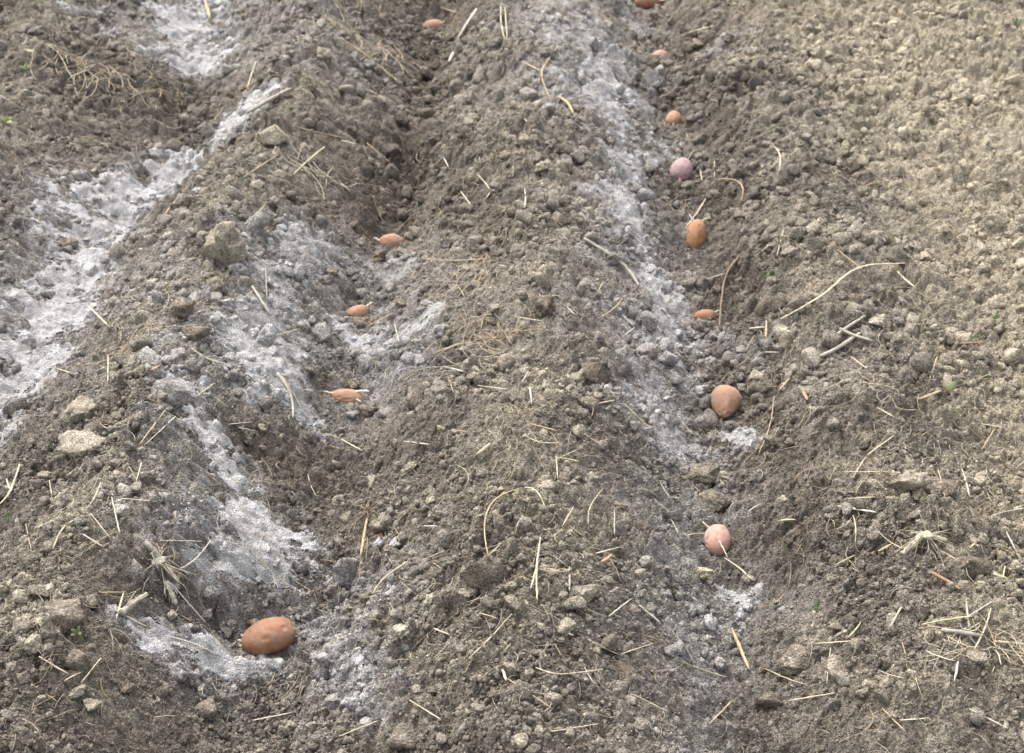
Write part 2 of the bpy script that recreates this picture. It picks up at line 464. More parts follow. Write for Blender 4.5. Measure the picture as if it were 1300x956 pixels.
def soil_material(name, bump=1.0):
    """base colour from the 'col' attribute (kind of soil at that spot), varied grain by grain"""
    m, nt, b = new_mat(name)
    at = node(nt, 'ShaderNodeAttribute', attribute_name='col')
    geo = node(nt, 'ShaderNodeNewGeometry')
    n1 = node(nt, 'ShaderNodeTexNoise', i_Scale=55.0, i_Detail=5.0, i_Roughness=0.7); nt.links.new(geo.outputs['Position'], n1.inputs['Vector'])
    n2 = node(nt, 'ShaderNodeTexNoise', i_Scale=330.0, i_Detail=3.0, i_Roughness=0.6); nt.links.new(geo.outputs['Position'], n2.inputs['Vector'])
    r1 = ramp(nt, n1.outputs[0], [(0.30, (0.66, 0.65, 0.64)), (0.70, (1.32, 1.32, 1.30))])
    r2 = ramp(nt, n2.outputs[0], [(0.30, (0.50, 0.50, 0.50)), (0.70, (1.55, 1.54, 1.50))])
    c = mix(nt, 1.0, at.outputs['Color'], r1.outputs[0], 'MULTIPLY')
    c = mix(nt, at.outputs['Alpha'], c, r2.outputs[0], 'MULTIPLY')
    n4 = node(nt, 'ShaderNodeTexVoronoi', i_Scale=420.0); nt.links.new(geo.outputs['Position'], n4.inputs['Vector'])
    sv = node(nt, 'ShaderNodeSeparateColor'); nt.links.new(n4.outputs['Color'], sv.inputs[0])
    r4 = ramp(nt, sv.outputs[0], [(0.0, (0.72, 0.72, 0.72)), (0.80, (1.05, 1.05, 1.05)), (0.93, (1.18, 1.17, 1.15)), (1.0, (1.50, 1.49, 1.46))])
    c = mix(nt, at.outputs['Alpha'], c, r4.outputs[0], 'MULTIPLY')
    nt.links.new(c, b.inputs['Base Color'])
    b.inputs['Roughness'].default_value = 0.95; b.inputs['Specular IOR Level'].default_value = 0.12
    n3 = node(nt, 'ShaderNodeTexNoise', i_Scale=260.0, i_Detail=4.0, i_Roughness=0.65); nt.links.new(geo.outputs['Position'], n3.inputs['Vector'])
    n5 = node(nt, 'ShaderNodeTexVoronoi', i_Scale=330.0); nt.links.new(geo.outputs['Position'], n5.inputs['Vector'])
    hm = node(nt, 'ShaderNodeMath', operation='SUBTRACT'); nt.links.new(n3.outputs[0], hm.inputs[0])
    hv = node(nt, 'ShaderNodeMath', operation='MULTIPLY'); nt.links.new(n5.outputs['Distance'], hv.inputs[0]); hv.inputs[1].default_value = 0.45
    nt.links.new(hv.outputs[0], hm.inputs[1])
    bp = node(nt, 'ShaderNodeBump', i_Strength=1.0 * bump, i_Distance=0.006); nt.links.new(hm.outputs[0], bp.inputs['Height'])
    nt.links.new(bp.outputs[0], b.inputs['Normal'])
    return m
M_SOIL = soil_material('garden_soil')
M_CRUMB = soil_material('soil_crumb', 0.8)

def plain(name, col, var=0.25, rough=0.7, scale=120.0, spec=0.25, col2=None, stretch=None):
    m, nt, b = new_mat(name)
    tc = node(nt, 'ShaderNodeTexCoord')
    n = node(nt, 'ShaderNodeTexNoise', i_Scale=scale, i_Detail=4.0, i_Roughness=0.6); nt.links.new(tc.outputs['Object'], n.inputs['Vector'])
    lo = tuple(max(0, x * (1 - var)) for x in col); hi = tuple(min(1, x * (1 + var)) for x in (col2 or col))
    r = ramp(nt, n.outputs[0], [(0.32, lo), (0.68, hi)])
    nt.links.new(r.outputs[0], b.inputs['Base Color'])
    b.inputs['Roughness'].default_value = rough; b.inputs['Specular IOR Level'].default_value = spec
    bp = node(nt, 'ShaderNodeBump', i_Strength=0.3, i_Distance=0.001); nt.links.new(n.outputs[0], bp.inputs['Height']); nt.links.new(bp.outputs[0], b.inputs['Normal'])
    return m
STRAW_M = {
    'pale':   plain('pale_straw',   (0.40, 0.345, 0.245), 0.35),
    'white':  plain('bleached_straw', (0.43, 0.39, 0.315), 0.3),
    'tan':    plain('tan_straw',    (0.34, 0.26, 0.155), 0.35),
    'grey':   plain('grey_stem',    (0.30, 0.27, 0.22), 0.28),
    'brown':  plain('brown_stem',   (0.17, 0.125, 0.085), 0.3),
    'yellow': plain('yellow_straw', (0.37, 0.34, 0.175), 0.3),
    'orange': plain('orange_scrap', (0.30, 0.185, 0.115), 0.3),
}
M_SPROUT = plain('sprout_pale', (0.46, 0.34, 0.24), 0.3, 0.6, 260, col2=(0.50, 0.43, 0.27))
M_SPROUTW = plain('sprout_white', (0.52, 0.47, 0.38), 0.2, 0.6, 260, col2=(0.58, 0.56, 0.46))
M_GREEN = plain('leaf_green', (0.17, 0.25, 0.115), 0.4, 0.6, 90)
M_YGREEN = plain('leaf_yellow_green', (0.25, 0.27, 0.12), 0.3, 0.6, 90)
M_PINK = plain('sprout_pink', (0.55, 0.18, 0.20), 0.2, 0.5, 200)

def potato_mat(name, c1, c2, dust, damt):
    m, nt, b = new_mat(name)
    tc = node(nt, 'ShaderNodeTexCoord')
    n1 = node(nt, 'ShaderNodeTexNoise', i_Scale=38.0, i_Detail=5.0, i_Roughness=0.6); nt.links.new(tc.outputs['Object'], n1.inputs['Vector'])
    n2 = node(nt, 'ShaderNodeTexNoise', i_Scale=75.0, i_Detail=6.0, i_Roughness=0.75); nt.links.new(tc.outputs['Object'], n2.inputs['Vector'])
    n3 = node(nt, 'ShaderNodeTexVoronoi', i_Scale=190.0); nt.links.new(tc.outputs['Object'], n3.inputs['Vector'])
    base = mix(nt, ramp(nt, n1.outputs[0], [(0.36, (0, 0, 0)), (0.66, (1, 1, 1))]).outputs[0], c1, c2)
    spk = ramp(nt, n3.outputs['Distance'], [(0.10, (0.55, 0.5, 0.45)), (0.24, (1, 1, 1))])
    base = mix(nt, 0.6, base, mix(nt, 1.0, base, spk.outputs[0], 'MULTIPLY'))
    df = ramp(nt, n2.outputs[0], [(0.50, (0, 0, 0)), (0.72, (damt, damt, damt))])
    base = mix(nt, df.outputs[0], base, dust)
    n6 = node(nt, 'ShaderNodeTexNoise', i_Scale=52.0, i_Detail=8.0, i_Roughness=0.8); n6.inputs['Distortion'].default_value = 0.6; nt.links.new(tc.outputs['Object'], n6.inputs['Vector'])
    d6 = ramp(nt, n6.outputs[0], [(0.49, (0, 0, 0)), (0.62, (0.8, 0.8, 0.8))])
    base = mix(nt, d6.outputs[0], base, (0.20, 0.165, 0.13))
    nt.links.new(base, b.inputs['Base Color'])
    b.inputs['Roughness'].default_value = 0.72; b.inputs['Specular IOR Level'].default_value = 0.2
    bp = node(nt, 'ShaderNodeBump', i_Strength=0.8, i_Distance=0.001); nt.links.new(n2.outputs[0], bp.inputs['Height']); nt.links.new(bp.outputs[0], b.inputs['Normal'])
    return m
SKIN = {
    'russet': potato_mat('russet_skin', (0.225, 0.104, 0.058), (0.315, 0.158, 0.090), (0.27, 0.20, 0.155), 0.75),
    'orange': potato_mat('orange_skin', (0.285, 0.150, 0.090), (0.375, 0.220, 0.142), (0.32, 0.25, 0.195), 0.7),
    'pink':   potato_mat('pink_skin',   (0.40, 0.22, 0.165), (0.48, 0.30, 0.235), (0.40, 0.34, 0.30), 0.75),
    'tan':    potato_mat('tan_skin',    (0.32, 0.18, 0.105), (0.42, 0.265, 0.17), (0.38, 0.31, 0.25), 0.6),
    'purple': potato_mat('purple_skin', (0.30, 0.19, 0.19), (0.38, 0.25, 0.25), (0.40, 0.34, 0.34), 0.75),
    'ochre':  potato_mat('ochre_skin',  (0.29, 0.14, 0.065), (0.38, 0.195, 0.098), (0.40, 0.31, 0.22), 0.5),
    'dusty':  potato_mat('dusty_skin',  (0.285, 0.155, 0.098), (0.365, 0.215, 0.145), (0.35, 0.275, 0.23), 0.9),
}

# ------------------------------------------------------------------ soil colours
DARK = np.array([0.128, 0.111, 0.095]); MID = np.array([0.270, 0.239, 0.204]); DRYC = np.array([0.405, 0.359, 0.272]); ASHC = np.array([0.448, 0.442, 0.440]); ASHD = np.array([0.275, 0.262, 0.250])
MOIST = [([(850, 30), (895, 150), (915, 300), (930, 420), (965, 540), (1000, 720)], 62), ([(545, 70), (515, 210), (470, 300)], 34), ([(300, 560), (380, 600), (410, 700), (350, 770)], 48), ([(590, 250), (640, 320)], 40), ([(60, 60), (150, 90)], 45), ([(210, 140), (240, 110)], 40)]
MOISTW = []
for pts, wd in MOIST:
    G = [march(u, v, macro) for u, v in pts]
    MOISTW.append((np.array([q[:2] for q in G]), [wd * ((q - CAM) @ FW) / FPX for q in G]))
def moist_field(x, y):
    m = np.zeros(x.shape, np.float32); n = fbm(x, y, 0.09, 4, 951, 0.6)
    for P, W in MOISTW:
        r, w = line_field(x, y, P, W)
        m = np.maximum(m, np.clip(1.15 - r / np.maximum(w, 1e-4) + 0.9 * n, 0, 1))
    return m
def soil_colour(x, y, ash, dr, tone):
    n = fbm(x, y, 0.20, 4, 501); n2 = fbm(x, y, 0.035, 3, 521)
    k = np.clip(0.50 + 0.6 * n + 0.45 * n2 + 0.8 * (tone - 0.5), 0, 1)[..., None]
    c = DARK + (MID - DARK) * k
    d = np.clip(dr * (0.80 + 0.5 * n2 + 0.5 * (tone - 0.5)), 0, 1)[..., None]
    c = c + (DRYC - c) * d
    c = c * (1 - 0.24 * moist_field(x, y)[..., None] * np.array([0.92, 1.0, 1.06]))
    a = np.clip(ash * (1 + 0.25 * n2 + 0.25 * (tone - 0.5)), 0, 1)
    lo = np.clip(a * 1.7, 0, 1)[..., None]; hi = np.clip(a * 1.9 - 0.75, 0, 1)[..., None]
    c = c + (ASHD * (0.85 + 0.3 * k) - c) * lo * 0.85
    c = c + (ASHC - c) * hi
    return c

_core = np.clip(AC * 1.6 - 0.5, 0, 1) * 0.6
_sm = boxblur(HC, 3) + 0.0015
HC = HC + _core * (_sm - HC)
H[j0:j1, i0:i1] = HC
colr = by_rows(soil_colour, X, Y, ashm, dry, tone)
ny, nx = X.shape
V = np.stack([X, Y, H], -1).reshape(-1, 3)
idx = np.arange(ny * nx).reshape(ny, nx)
F = np.stack([idx[:-1, :-1], idx[:-1, 1:], idx[1:, 1:], idx[1:, :-1]], -1).reshape(-1, 4)
rgba = np.concatenate([colr.reshape(-1, 3), (1 - 0.5 * np.clip(ashm * 1.6 - 0.5, 0, 1)).reshape(-1, 1)], 1)
g = mesh_np('ground', V, F, M_SOIL, attrs={'col': rgba})
tag(g, 'dug brown garden soil with furrows and a dry crumbly strip', 'ground', kind='structure')

# ------------------------------------------------------------------ wood ash: a thin powdery sheet over the soil, one per strewn patch
ZLAB = {0: 'pale wood ash strewn in the far end of the trench with no potatoes', 1: 'small scrap of pale ash on far dark soil',
        2: 'long bright ash strip winding down the trench without potatoes', 3: 'thin grey ash on the bank above the long orange potato',
        4: 'broken white ash around the half-buried orange potatoes', 5: 'bright ash down the bank above the largest potato',
        6: 'bright and grey ash around the largest potato', 7: 'long pale ash band along the bank beside the row of potatoes',
        8: 'small ash patch in front of the pear-shaped potato', 9: 'small ash patch in front of the pale pink potato'}
am = ashm[j0:j1, i0:i1]
hi_ = (am > 0.60)
lift = 0.0012 + 0.0060 * np.clip((am - 0.60) / 0.35, 0, 1) * (0.6 + 0.8 * np.clip(fbm(X[j0:j1, i0:i1], Y[j0:j1, i0:i1], 0.02, 3, 611), -0.5, 1))
gi = np.arange(am.size).reshape(am.shape)
VC = np.stack([X[j0:j1, i0:i1], Y[j0:j1, i0:i1], HC + lift], -1).reshape(-1, 3)
CC = colr[j0:j1, i0:i1].reshape(-1, 3)
for z, lab in ZLAB.items():
    q = hi_ & (ZC == z)
    fm = q[:-1, :-1] & q[:-1, 1:] & q[1:, 1:] & q[1:, :-1]
    if fm.sum() < 50: continue
    Fz = np.stack([gi[:-1, :-1][fm], gi[:-1, 1:][fm], gi[1:, 1:][fm], gi[1:, :-1][fm]], -1)
    used, inv = np.unique(Fz, return_inverse=True)
    rg = np.concatenate([CC[used], np.full((len(used), 1), 0.5)], 1)
    o = mesh_np('wood_ash', VC[used], inv.reshape(-1, 4), M_SOIL, attrs={'col': rg})
    tag(o, lab, 'ash', kind='stuff')

# ------------------------------------------------------------------ loose crumbs of soil (nobody could count them: one object)
def lump(sub, seed, rough=0.55):
    V, F = ICO[sub]
    s = np.array([1.0, 0.75 + 0.3 * ((seed * 37) % 10) / 10, 0.62 + 0.3 * ((seed * 53) % 10) / 10])
    P = V + seed * 13.7
    d = 1 + rough * noise3(P, 1.1, seed) + rough * 0.6 * noise3(P, 0.5, seed + 3) + (rough * 0.40 * noise3(P, 0.24, seed + 5) if sub > 1 else 0) + (rough * 0.2 * noise3(P, 0.11, seed + 7) if sub > 2 else 0)
    Q = V * d[:, None] * s
    rs = np.random.default_rng(seed)
    for _ in range(7):                                   # broken faces
        n = rs.normal(size=3); n /= np.linalg.norm(n); k = Q @ n
        Q = Q - n * (np.maximum(k - rs.uniform(0.45, 0.75), 0) * 0.85)[:, None]
    return Q * 1.12, F

def in_view(x, y, m=0.18):
    z = y * FW[1] + (0 - CAM_H) * FW[2]
    return (np.abs(x) < (650 / FPX) * z * (1 + m) + 0.05)

def crumbs(n, rlo, rhi, sub, ylo, yhi, clumpy, power=2.0, dens_by_depth=False, at=None):
    x = RNG.uniform(-2.1, 2.1, n * 3); y = RNG.uniform(ylo, yhi, n * 3)
    if dens_by_depth: y = ylo + (yhi - ylo) * RNG.uniform(0, 1, n * 3) ** 1.6
    keep = in_view(x, y) & (RNG.uniform(0, 1, n * 3) < np.clip(0.55 + clumpy * fbm(x, y, 0.14, 3, 701), 0.05, 1))
    x, y = x[keep][:n], y[keep][:n]; n = len(x)
    if at is not None: x, y = at; n = len(x)
    r = rlo + (rhi - rlo) * RNG.uniform(0, 1, n) ** power
    for p in (pots if at is None else []):                                     # none on top of the potatoes
        m = np.hypot(x - p['c'][0], y - p['c'][1]) > (max(p['L'], p['W']) * 0.5 * (1.0 if p['ex'] > 0.1 else 0.75))
        x, y, r = x[m], y[m], r[m]
    m = RNG.uniform(0, 1, len(x)) > 0.75 * np.clip(sample(AC, x, y) * 1.6 - 0.4, 0, 1)
    x, y, r = x[m], y[m], r[m]; n = len(x)
    z = hq(x, y) + r * RNG.uniform(-0.35, 0.40, n)
    tmpl = [lump(sub, 1000 + k) for k in range(10)]
    TV = np.stack([t[0] for t in tmpl]); TF = tmpl[0][1]
    a = RNG.uniform(0, 2 * np.pi, n); b = RNG.uniform(-1.2, 1.2, n); c = RNG.uniform(0, 2 * np.pi, n)
    ca, sa, cb, sb, cc, sn = np.cos(a), np.sin(a), np.cos(b), np.sin(b), np.cos(c), np.sin(c)
    R = np.empty((n, 3, 3))
    R[:, 0, 0] = ca * cb; R[:, 0, 1] = ca * sb * sn - sa * cc; R[:, 0, 2] = ca * sb * cc + sa * sn
    R[:, 1, 0] = sa * cb; R[:, 1, 1] = sa * sb * sn + ca * cc; R[:, 1, 2] = sa * sb * cc - ca * sn
    R[:, 2, 0] = -sb; R[:, 2, 1] = cb * sn; R[:, 2, 2] = cb * cc
    W = np.einsum('nij,nvj->nvi', R, TV[RNG.integers(0, 10, n)]) * r[:, None, None] + np.stack([x, y, z], 1)[:, None, :]
    nv = TV.shape[1]
    FF = (TF[None] + (np.arange(n) * nv)[:, None, None]).reshape(-1, 3)
    col = soil_colour(x, y, sample(AC, x, y), np.clip(sample(DC, x, y) + 0.35 * (RNG.uniform(0, 1, n) < 0.05), 0, 1), RNG.uniform(0, 1, n))
    C = np.repeat(np.concatenate([col, np.ones((n, 1))], 1), nv, 0)
    return W.reshape(-1, 3), FF, C
def ring():
    xs_, ys_ = [], []
    for p in pots:
        a = max(p['L'] / 2 * max(math.cos(p['pit']), 0.5), p['W'] / 2); a = min(a, p['W'] * 0.66) if p['key'] in ('tan', 'purple', 'pink', 'pear', 'upright') else a
        t = RNG.uniform(0, 2 * np.pi, 110); q = RNG.uniform(0.93, 1.35, 110)
        ex, ey = np.cos(t) * (a * q), np.sin(t) * (p['W'] / 2 * q)
        c, s_ = math.cos(p['yaw']), math.sin(p['yaw'])
        xs_.append(p['c'][0] + ex * c - ey * s_); ys_.append(p['c'][1] + ex * s_ + ey * c)
    return np.concatenate(xs_), np.concatenate(ys_)
sets = [crumbs(0, 0.0015, 0.0055, 2, 1.15, 5.2, 0, 2.0, at=ring()), crumbs(120000, 0.0013, 0.0034, 1, 1.15, 3.4, 0.8, 1.5, True), crumbs(30000, 0.0030, 0.0080, 2, 1.15, 5.2, 1.6, 2.4, True), crumbs(5600, 0.0075, 0.0145, 3, 1.15, 5.2, 1.5, 1.8), crumbs(3200, 0.011, 0.024, 3, 2.2, 5.2, 1.5, 2.0)]
VV, FFs, CCs, off = [], [], [], 0
for v_, f_, c_ in sets:
    VV.append(v_); FFs.append(f_ + off); CCs.append(c_); off += len(v_)
o = mesh_np('soil_crumbs', np.vstack(VV), np.vstack(FFs), M_CRUMB, attrs={'col': np.vstack(CCs)})
tag(o, 'countless small loose crumbs of soil scattered over the bed', 'soil crumbs', kind='stuff')

# ------------------------------------------------------------------ labels that single things out: where a thing lies between the landmarks
LM = []      # (short name, u, v)
used_labels = set()
KEYN = {'green': 'the green-sprouted potato', 'sliver': 'the orange potato sliver', 'hidden': 'the barely visible potato', 'tan': 'the small tan potato',
        'purple': 'the purple potato', 'upright': 'the upright ochre potato', 'white': 'the white-tipped potato', 'wedge': 'the buried potato wedge',
        'oval': 'the small oval potato', 'long': 'the long orange potato', 'pear': 'the pear-shaped potato', 'pink': 'the pale pink potato', 'russet': 'the largest potato'}
for p in pots: LM.append((KEYN[p['key']], p['u'], p['v']))
LM += [('the big dark clod', 1228, 718), ('the tall pale clod', 290, 322), ('the grey ash clod', 442, 730), ('the twin pale clod', 685, 350),
       ('the oblong tan clod', 738, 752), ('the flat tan clod', 108, 521), ('the straw-yellow clod', 894, 727), ('the dark round clod', 753, 472),
       ('the wavy stem', 1065, 365), ('the bark twig', 778, 330), ('the arched straw', 625, 655), ('the tall split straw', 683, 722), ('the frayed straw', 364, 500),
       ('the dark bent twig', 922, 350), ('the white stick', 592, 33), ('the stubbed root crown', 1176, 680), ('the torn root clump', 205, 718), ('the straw tuft', 1275, 815),
       ('the green seedling', 1032, 768), ('the yellow weed', 98, 798), ('the forked straw', 690, 92), ('the thick fallen twig', 1070, 437), ('the ash-dusted twig', 342, 131),
       ('the reddish stick', 1201, 737), ('the tan stem hook', 930, 238), ('the leaning tan stick', 940, 825), ('the pale root stub', 614, 569)]

def where(u, v, me=None):
    out = []
    sc_ = (v + 640) / 1400.0
    D = sorted((math.hypot(a - u, (b - v) * 1.4), n, a, b) for n, a, b in LM if n != me)
    d0, n0, a0, b0 = D[0]
    if d0 < 46 * sc_:
        out.append(('in front of ' if v > b0 + abs(u - a0) * 0.6 else 'behind ' if v < b0 - abs(u - a0) * 0.6 else 'beside ') + n0)
    near = D[:9]; cand = []
    for i in range(len(near)):
        for j in range(i + 1, len(near)):
            _, n1, a1, b1 = near[i]; _, n2, a2, b2 = near[j]
            dx, dy = a2 - a1, b2 - b1; L = math.hypot(dx, dy)
            t = ((u - a1) * dx + (v - b1) * dy) / (L * L); e = abs((u - a1) * dy - (v - b1) * dx) / L
            if 0.12 < t < 0.88 and e < 0.30 * L: cand.append((e / L + L / 900, 'between %s and %s' % (n1, n2)))
    out += [c for _, c in sorted(cand)]
    for d, n, a, b in D[:3]:
        if d < 130 * sc_:
            r = 'a little in front of ' if v > b + abs(u - a) * 0.6 else 'a little behind ' if v < b - abs(u - a) * 0.6 else 'a little to the side of '
            out.append(r + n)
    return out

def uniq(heads, u, v, me=None):
    """first free label among descriptions x places; None when nothing tells it apart"""
    for w in where(u, v, me):
        for h in heads:
            l = h + ' ' + w
            if l not in used_labels and len(l.split()) <= 16:
                used_labels.add(l); return l
    return None

# ------------------------------------------------------------------ potatoes
import bmesh
def sprout_mesh(base, direc, length, r, curl=0.3):
    base = np.array(base); d = np.array(direc) / np.linalg.norm(direc)
    side = np.cross(d, [0.3, 0.2, 1]); side /= np.linalg.norm(side) + 1e-9
    n = 7; t = np.linspace(0, 1, n)
    P = base + d * (t * length)[:, None] + side * (curl * length * t ** 2)[:, None]
    rad = r * (1.05 - 0.25 * t); rad = rad * (1 + 0.22 * np.sin(t * 19 + length * 9000)); rad[-1] = r * 0.30; rad[-2] = r * 0.75
    return tube(P, rad, 8)
SPROUTS = {  # in units of the half length / radius: (along the axis, across, up), direction, length m, radius m, material
    'green':   [((0.80, 0.0, 0.35), (0.8, -0.2, 0.5), 0.020, 0.0030, M_SPROUTW), ((0.7, -0.55, 0.25), (0.7, -0.6, 0.2), 0.016, 0.0028, M_SPROUTW), ((-0.3, -0.7, 0.5), (-0.2, -0.5, 0.5), 0.010, 0.0022, M_SPROUTW)],
    'sliver':  [((0.75, -0.2, 0.55), (0.8, -0.2, 0.4), 0.009, 0.0022, M_SPROUT)],
    'hidden':  [((0.2, 0.0, 0.9), (0.1, 0, 1), 0.008, 0.0020, M_SPROUT)],
    'tan':     [((-0.85, 0.2, -0.05), (-0.7, 0.2, -0.2), 0.007, 0.0026, M_SPROUT), ((-0.85, -0.25, 0.05), (-0.7, -0.4, 0.1), 0.006, 0.0024, M_SPROUT), ((-0.8, -0.05, -0.35), (-0.8, 0, -0.2), 0.006, 0.0026, M_SPROUT)],
    'purple':  [((-0.88, 0.0, 0.05), (-0.9, 0.0, 0.3), 0.005, 0.0030, M_PINK), ((-0.90, 0.12, -0.12), (-0.8, 0.3, -0.3), 0.006, 0.0022, M_PINK)],
    'upright': [((0.85, 0.25, 0.30), (0.5, 0.9, 0.35), 0.014, 0.0022, M_SPROUTW), ((0.85, -0.35, 0.15), (0.8, -0.6, 0.4), 0.012, 0.0026, M_SPROUT), ((0.7, 0.6, 0.1), (0.0, 0.8, -0.5), 0.012, 0.0018, M_SPROUT)],
    'white':   [((-0.90, -0.1, 0.25), (-0.8, -0.1, 0.5), 0.010, 0.0028, M_SPROUTW), ((-0.8, -0.2, 0.3), (-0.9, -0.1, 0.2), 0.008, 0.0022, M_SPROUT)],
    'wedge':   [((0.85, 0.0, 0.40), (0.9, 0.0, 0.4), 0.010, 0.0024, M_SPROUTW)],
    'oval':    [((0.88, 0.0, 0.35), (0.9, 0.2, 0.5), 0.008, 0.0022, M_SPROUT)],
    'long':    [((-0.72, -0.2, 0.55), (-0.8, -0.2, 0.2), 0.014, 0.0028, M_SPROUT), ((0.45, 0.15, 0.78), (0.9, 0.1, 0.15), 0.018, 0.0030, M_SPROUTW), ((0.45, -0.6, 0.3), (0.9, -0.3, -0.1), 0.010, 0.0022, M_SPROUT)],
    'pear':    [((-0.93, 0.05, -0.1), (-0.9, 0.1, -0.6), 0.006, 0.0020, M_SPROUT)],
    'pink':    [((0.7, 0.65, 0.2), (0.2, 0.9, 0.4), 0.010, 0.0020, M_SPROUT)],
    'russet':  [((-0.94, 0.10, 0.12), (-0.9, 0.3, 0.3), 0.009, 0.0030, M_SPROUT), ((-0.95, 0.0, -0.05), (-0.9, 0.0, 0.05), 0.008, 0.0032, M_SPROUT), ((-0.9, 0.2, 0.3), (-0.6, 0.4, 0.8), 0.006, 0.0022, M_SPROUT)],
}
for k, p in enumerate(pots):
    a, b = p['L'] / 2, p['W'] / 2
    if p['key'] in ('tan', 'purple', 'pink', 'pear'): a = b * 1.25                    # seen along their length
    elif p['key'] == 'upright': a = b * 1.62
    V, F = ICO[5]
    Q = V.copy()
    t = Q[:, 0]
    Q = np.sign(Q) * np.abs(Q) ** (0.96 if p['key'] == 'russet' else 1.0)                                                 # slightly blunt ends
    P = V * 1.0 + 31.7 * (k + 1)
    d = 1 + 0.080 * noise3(P, 0.9, 60 + k) + 0.026 * noise3(P, 0.4, 90 + k) + 0.006 * noise3(P, 0.12, 95 + k)
    rs = np.random.default_rng(200 + k)
    for e in range(9):                                                                  # eyes
        n = rs.normal(size=3); n /= np.linalg.norm(n)
        ang = np.arccos(np.clip(V @ n, -1, 1)); d -= 0.045 * np.exp(-(ang / 0.13) ** 2) - 0.018 * np.exp(-((ang - 0.2) / 0.09) ** 2)
    Q = Q * d[:, None]
    taper = {'pear': 0.36, 'wedge': -0.22, 'russet': 0.05, 'upright': 0.10}.get(p['key'], 0.04 * ((k % 3) - 1))
    w = 1 + taper * t
    Q = np.stack([Q[:, 0] * a, Q[:, 1] * b * w, Q[:, 2] * b * w * 0.93], 1)
    root = empty('potato', (0, 0, 0))
    tag(root, p['lab'], 'potato', 'seed potatoes laid in the two trenches')
    root.location = p['c']; root.rotation_euler = (0, -p['pit'], p['yaw'])
    mesh_np('body', Q, F, SKIN[p['skin']], root)
    for (pos, di, ln, rad, mt) in SPROUTS.get(p['key'], []):
        base = np.array(pos) * np.array([a, b, b]) * 0.93
        vv, ff = sprout_mesh(base, di, (ln * 1.4 + 0.003) * (0.62 if p['key'] == 'russet' else 1), rad * 0.95)
        mesh_np('sprout', vv, ff, mt, root)
    used_labels.add(p['lab'])

# ------------------------------------------------------------------ clods of soil that stand out
CLOD_RGB = {'tan': (0.29, 0.256, 0.203), 'pale': (0.36, 0.322, 0.255), 'brown': (0.20, 0.172, 0.139), 'dark': (0.148, 0.124, 0.100), 'grey': (0.25, 0.236, 0.224), 'ashy': (0.37, 0.362, 0.362), 'yellow': (0.37, 0.335, 0.235)}
def clod(u, v, w, h, kind, lab=None, me=None, sub=4, pt=None, seed=None):
    seed = seed or random.randrange(10 ** 5)
    g = march(u, v, hq) if pt is None else pt
    s = FPX / ((g - CAM) @ FW)
    rx = w / s / 2; rz = h / s / 2 * 0.9
    lf = max(rz, rx * 0.5)
    c = march(u, v, hq, lf * 0.25) if pt is None else np.array([g[0], g[1], g[2] + lf * 0.35])
    V, F = ICO[sub]
    P = V + (seed % 97) * 1.37
    d = 1 + 0.42 * noise3(P, 0.95, seed) + 0.26 * noise3(P, 0.45, seed + 1) + 0.16 * noise3(P, 0.22, seed + 2) + 0.10 * noise3(P, 0.11, seed + 3) + 0.05 * noise3(P, 0.06, seed + 4)
    Q = V * d[:, None]
    rs = np.random.default_rng(seed)
    for _ in range(6):
        nn = rs.normal(size=3); nn /= np.linalg.norm(nn); k = Q @ nn
        Q = Q - nn * (np.maximum(k - rs.uniform(0.45, 0.8), 0) * 0.9)[:, None]
    Q = Q * (1 + 0.05 * noise3(P, 0.10, seed + 21) + 0.04 * noise3(P, 0.05, seed + 22))[:, None]
    Q = Q * np.array([rx, (rx + lf) / 2 * 0.9, lf]) * 1.12
    an = random.uniform(0, 6.28) if abs(w - h) < 8 else random.uniform(-0.3, 0.3)
    Q = Q @ np.array([[math.cos(an), math.sin(an), 0], [-math.sin(an), math.cos(an), 0], [0, 0, 1]])
    base = np.array(CLOD_RGB[kind])
    var = 1 + 0.34 * noise3(P, 0.5, seed + 9) + 0.30 * noise3(P, 0.15, seed + 11)
    col = np.concatenate([base * var[:, None], np.ones((len(V), 1))], 1)
    if lab is None:
        asp = w / max(h, 1)
        shp = 'flat' if asp > 1.5 else 'upright' if asp < 0.85 else 'rounded' if random.random() < 0.5 else 'lumpy'
        siz = 'big' if w * 1400 / (v + 640) > 34 else 'small' if w * 1400 / (v + 640) < 17 else 'mid-sized'
        lab = uniq(['%s %s %s clod' % (siz, kind, shp), '%s %s soil clod' % (siz, kind), '%s %s lump of soil' % (shp, kind), 'crumbly %s clod' % kind], u, v, me)
        if lab is None: return None
    o = mesh_np('soil_clod', Q, F, M_CRUMB, attrs={'col': col})
    o.location = c
    tag(o, lab, 'soil clod', 'clods of soil that stand out on the bed')
    return o
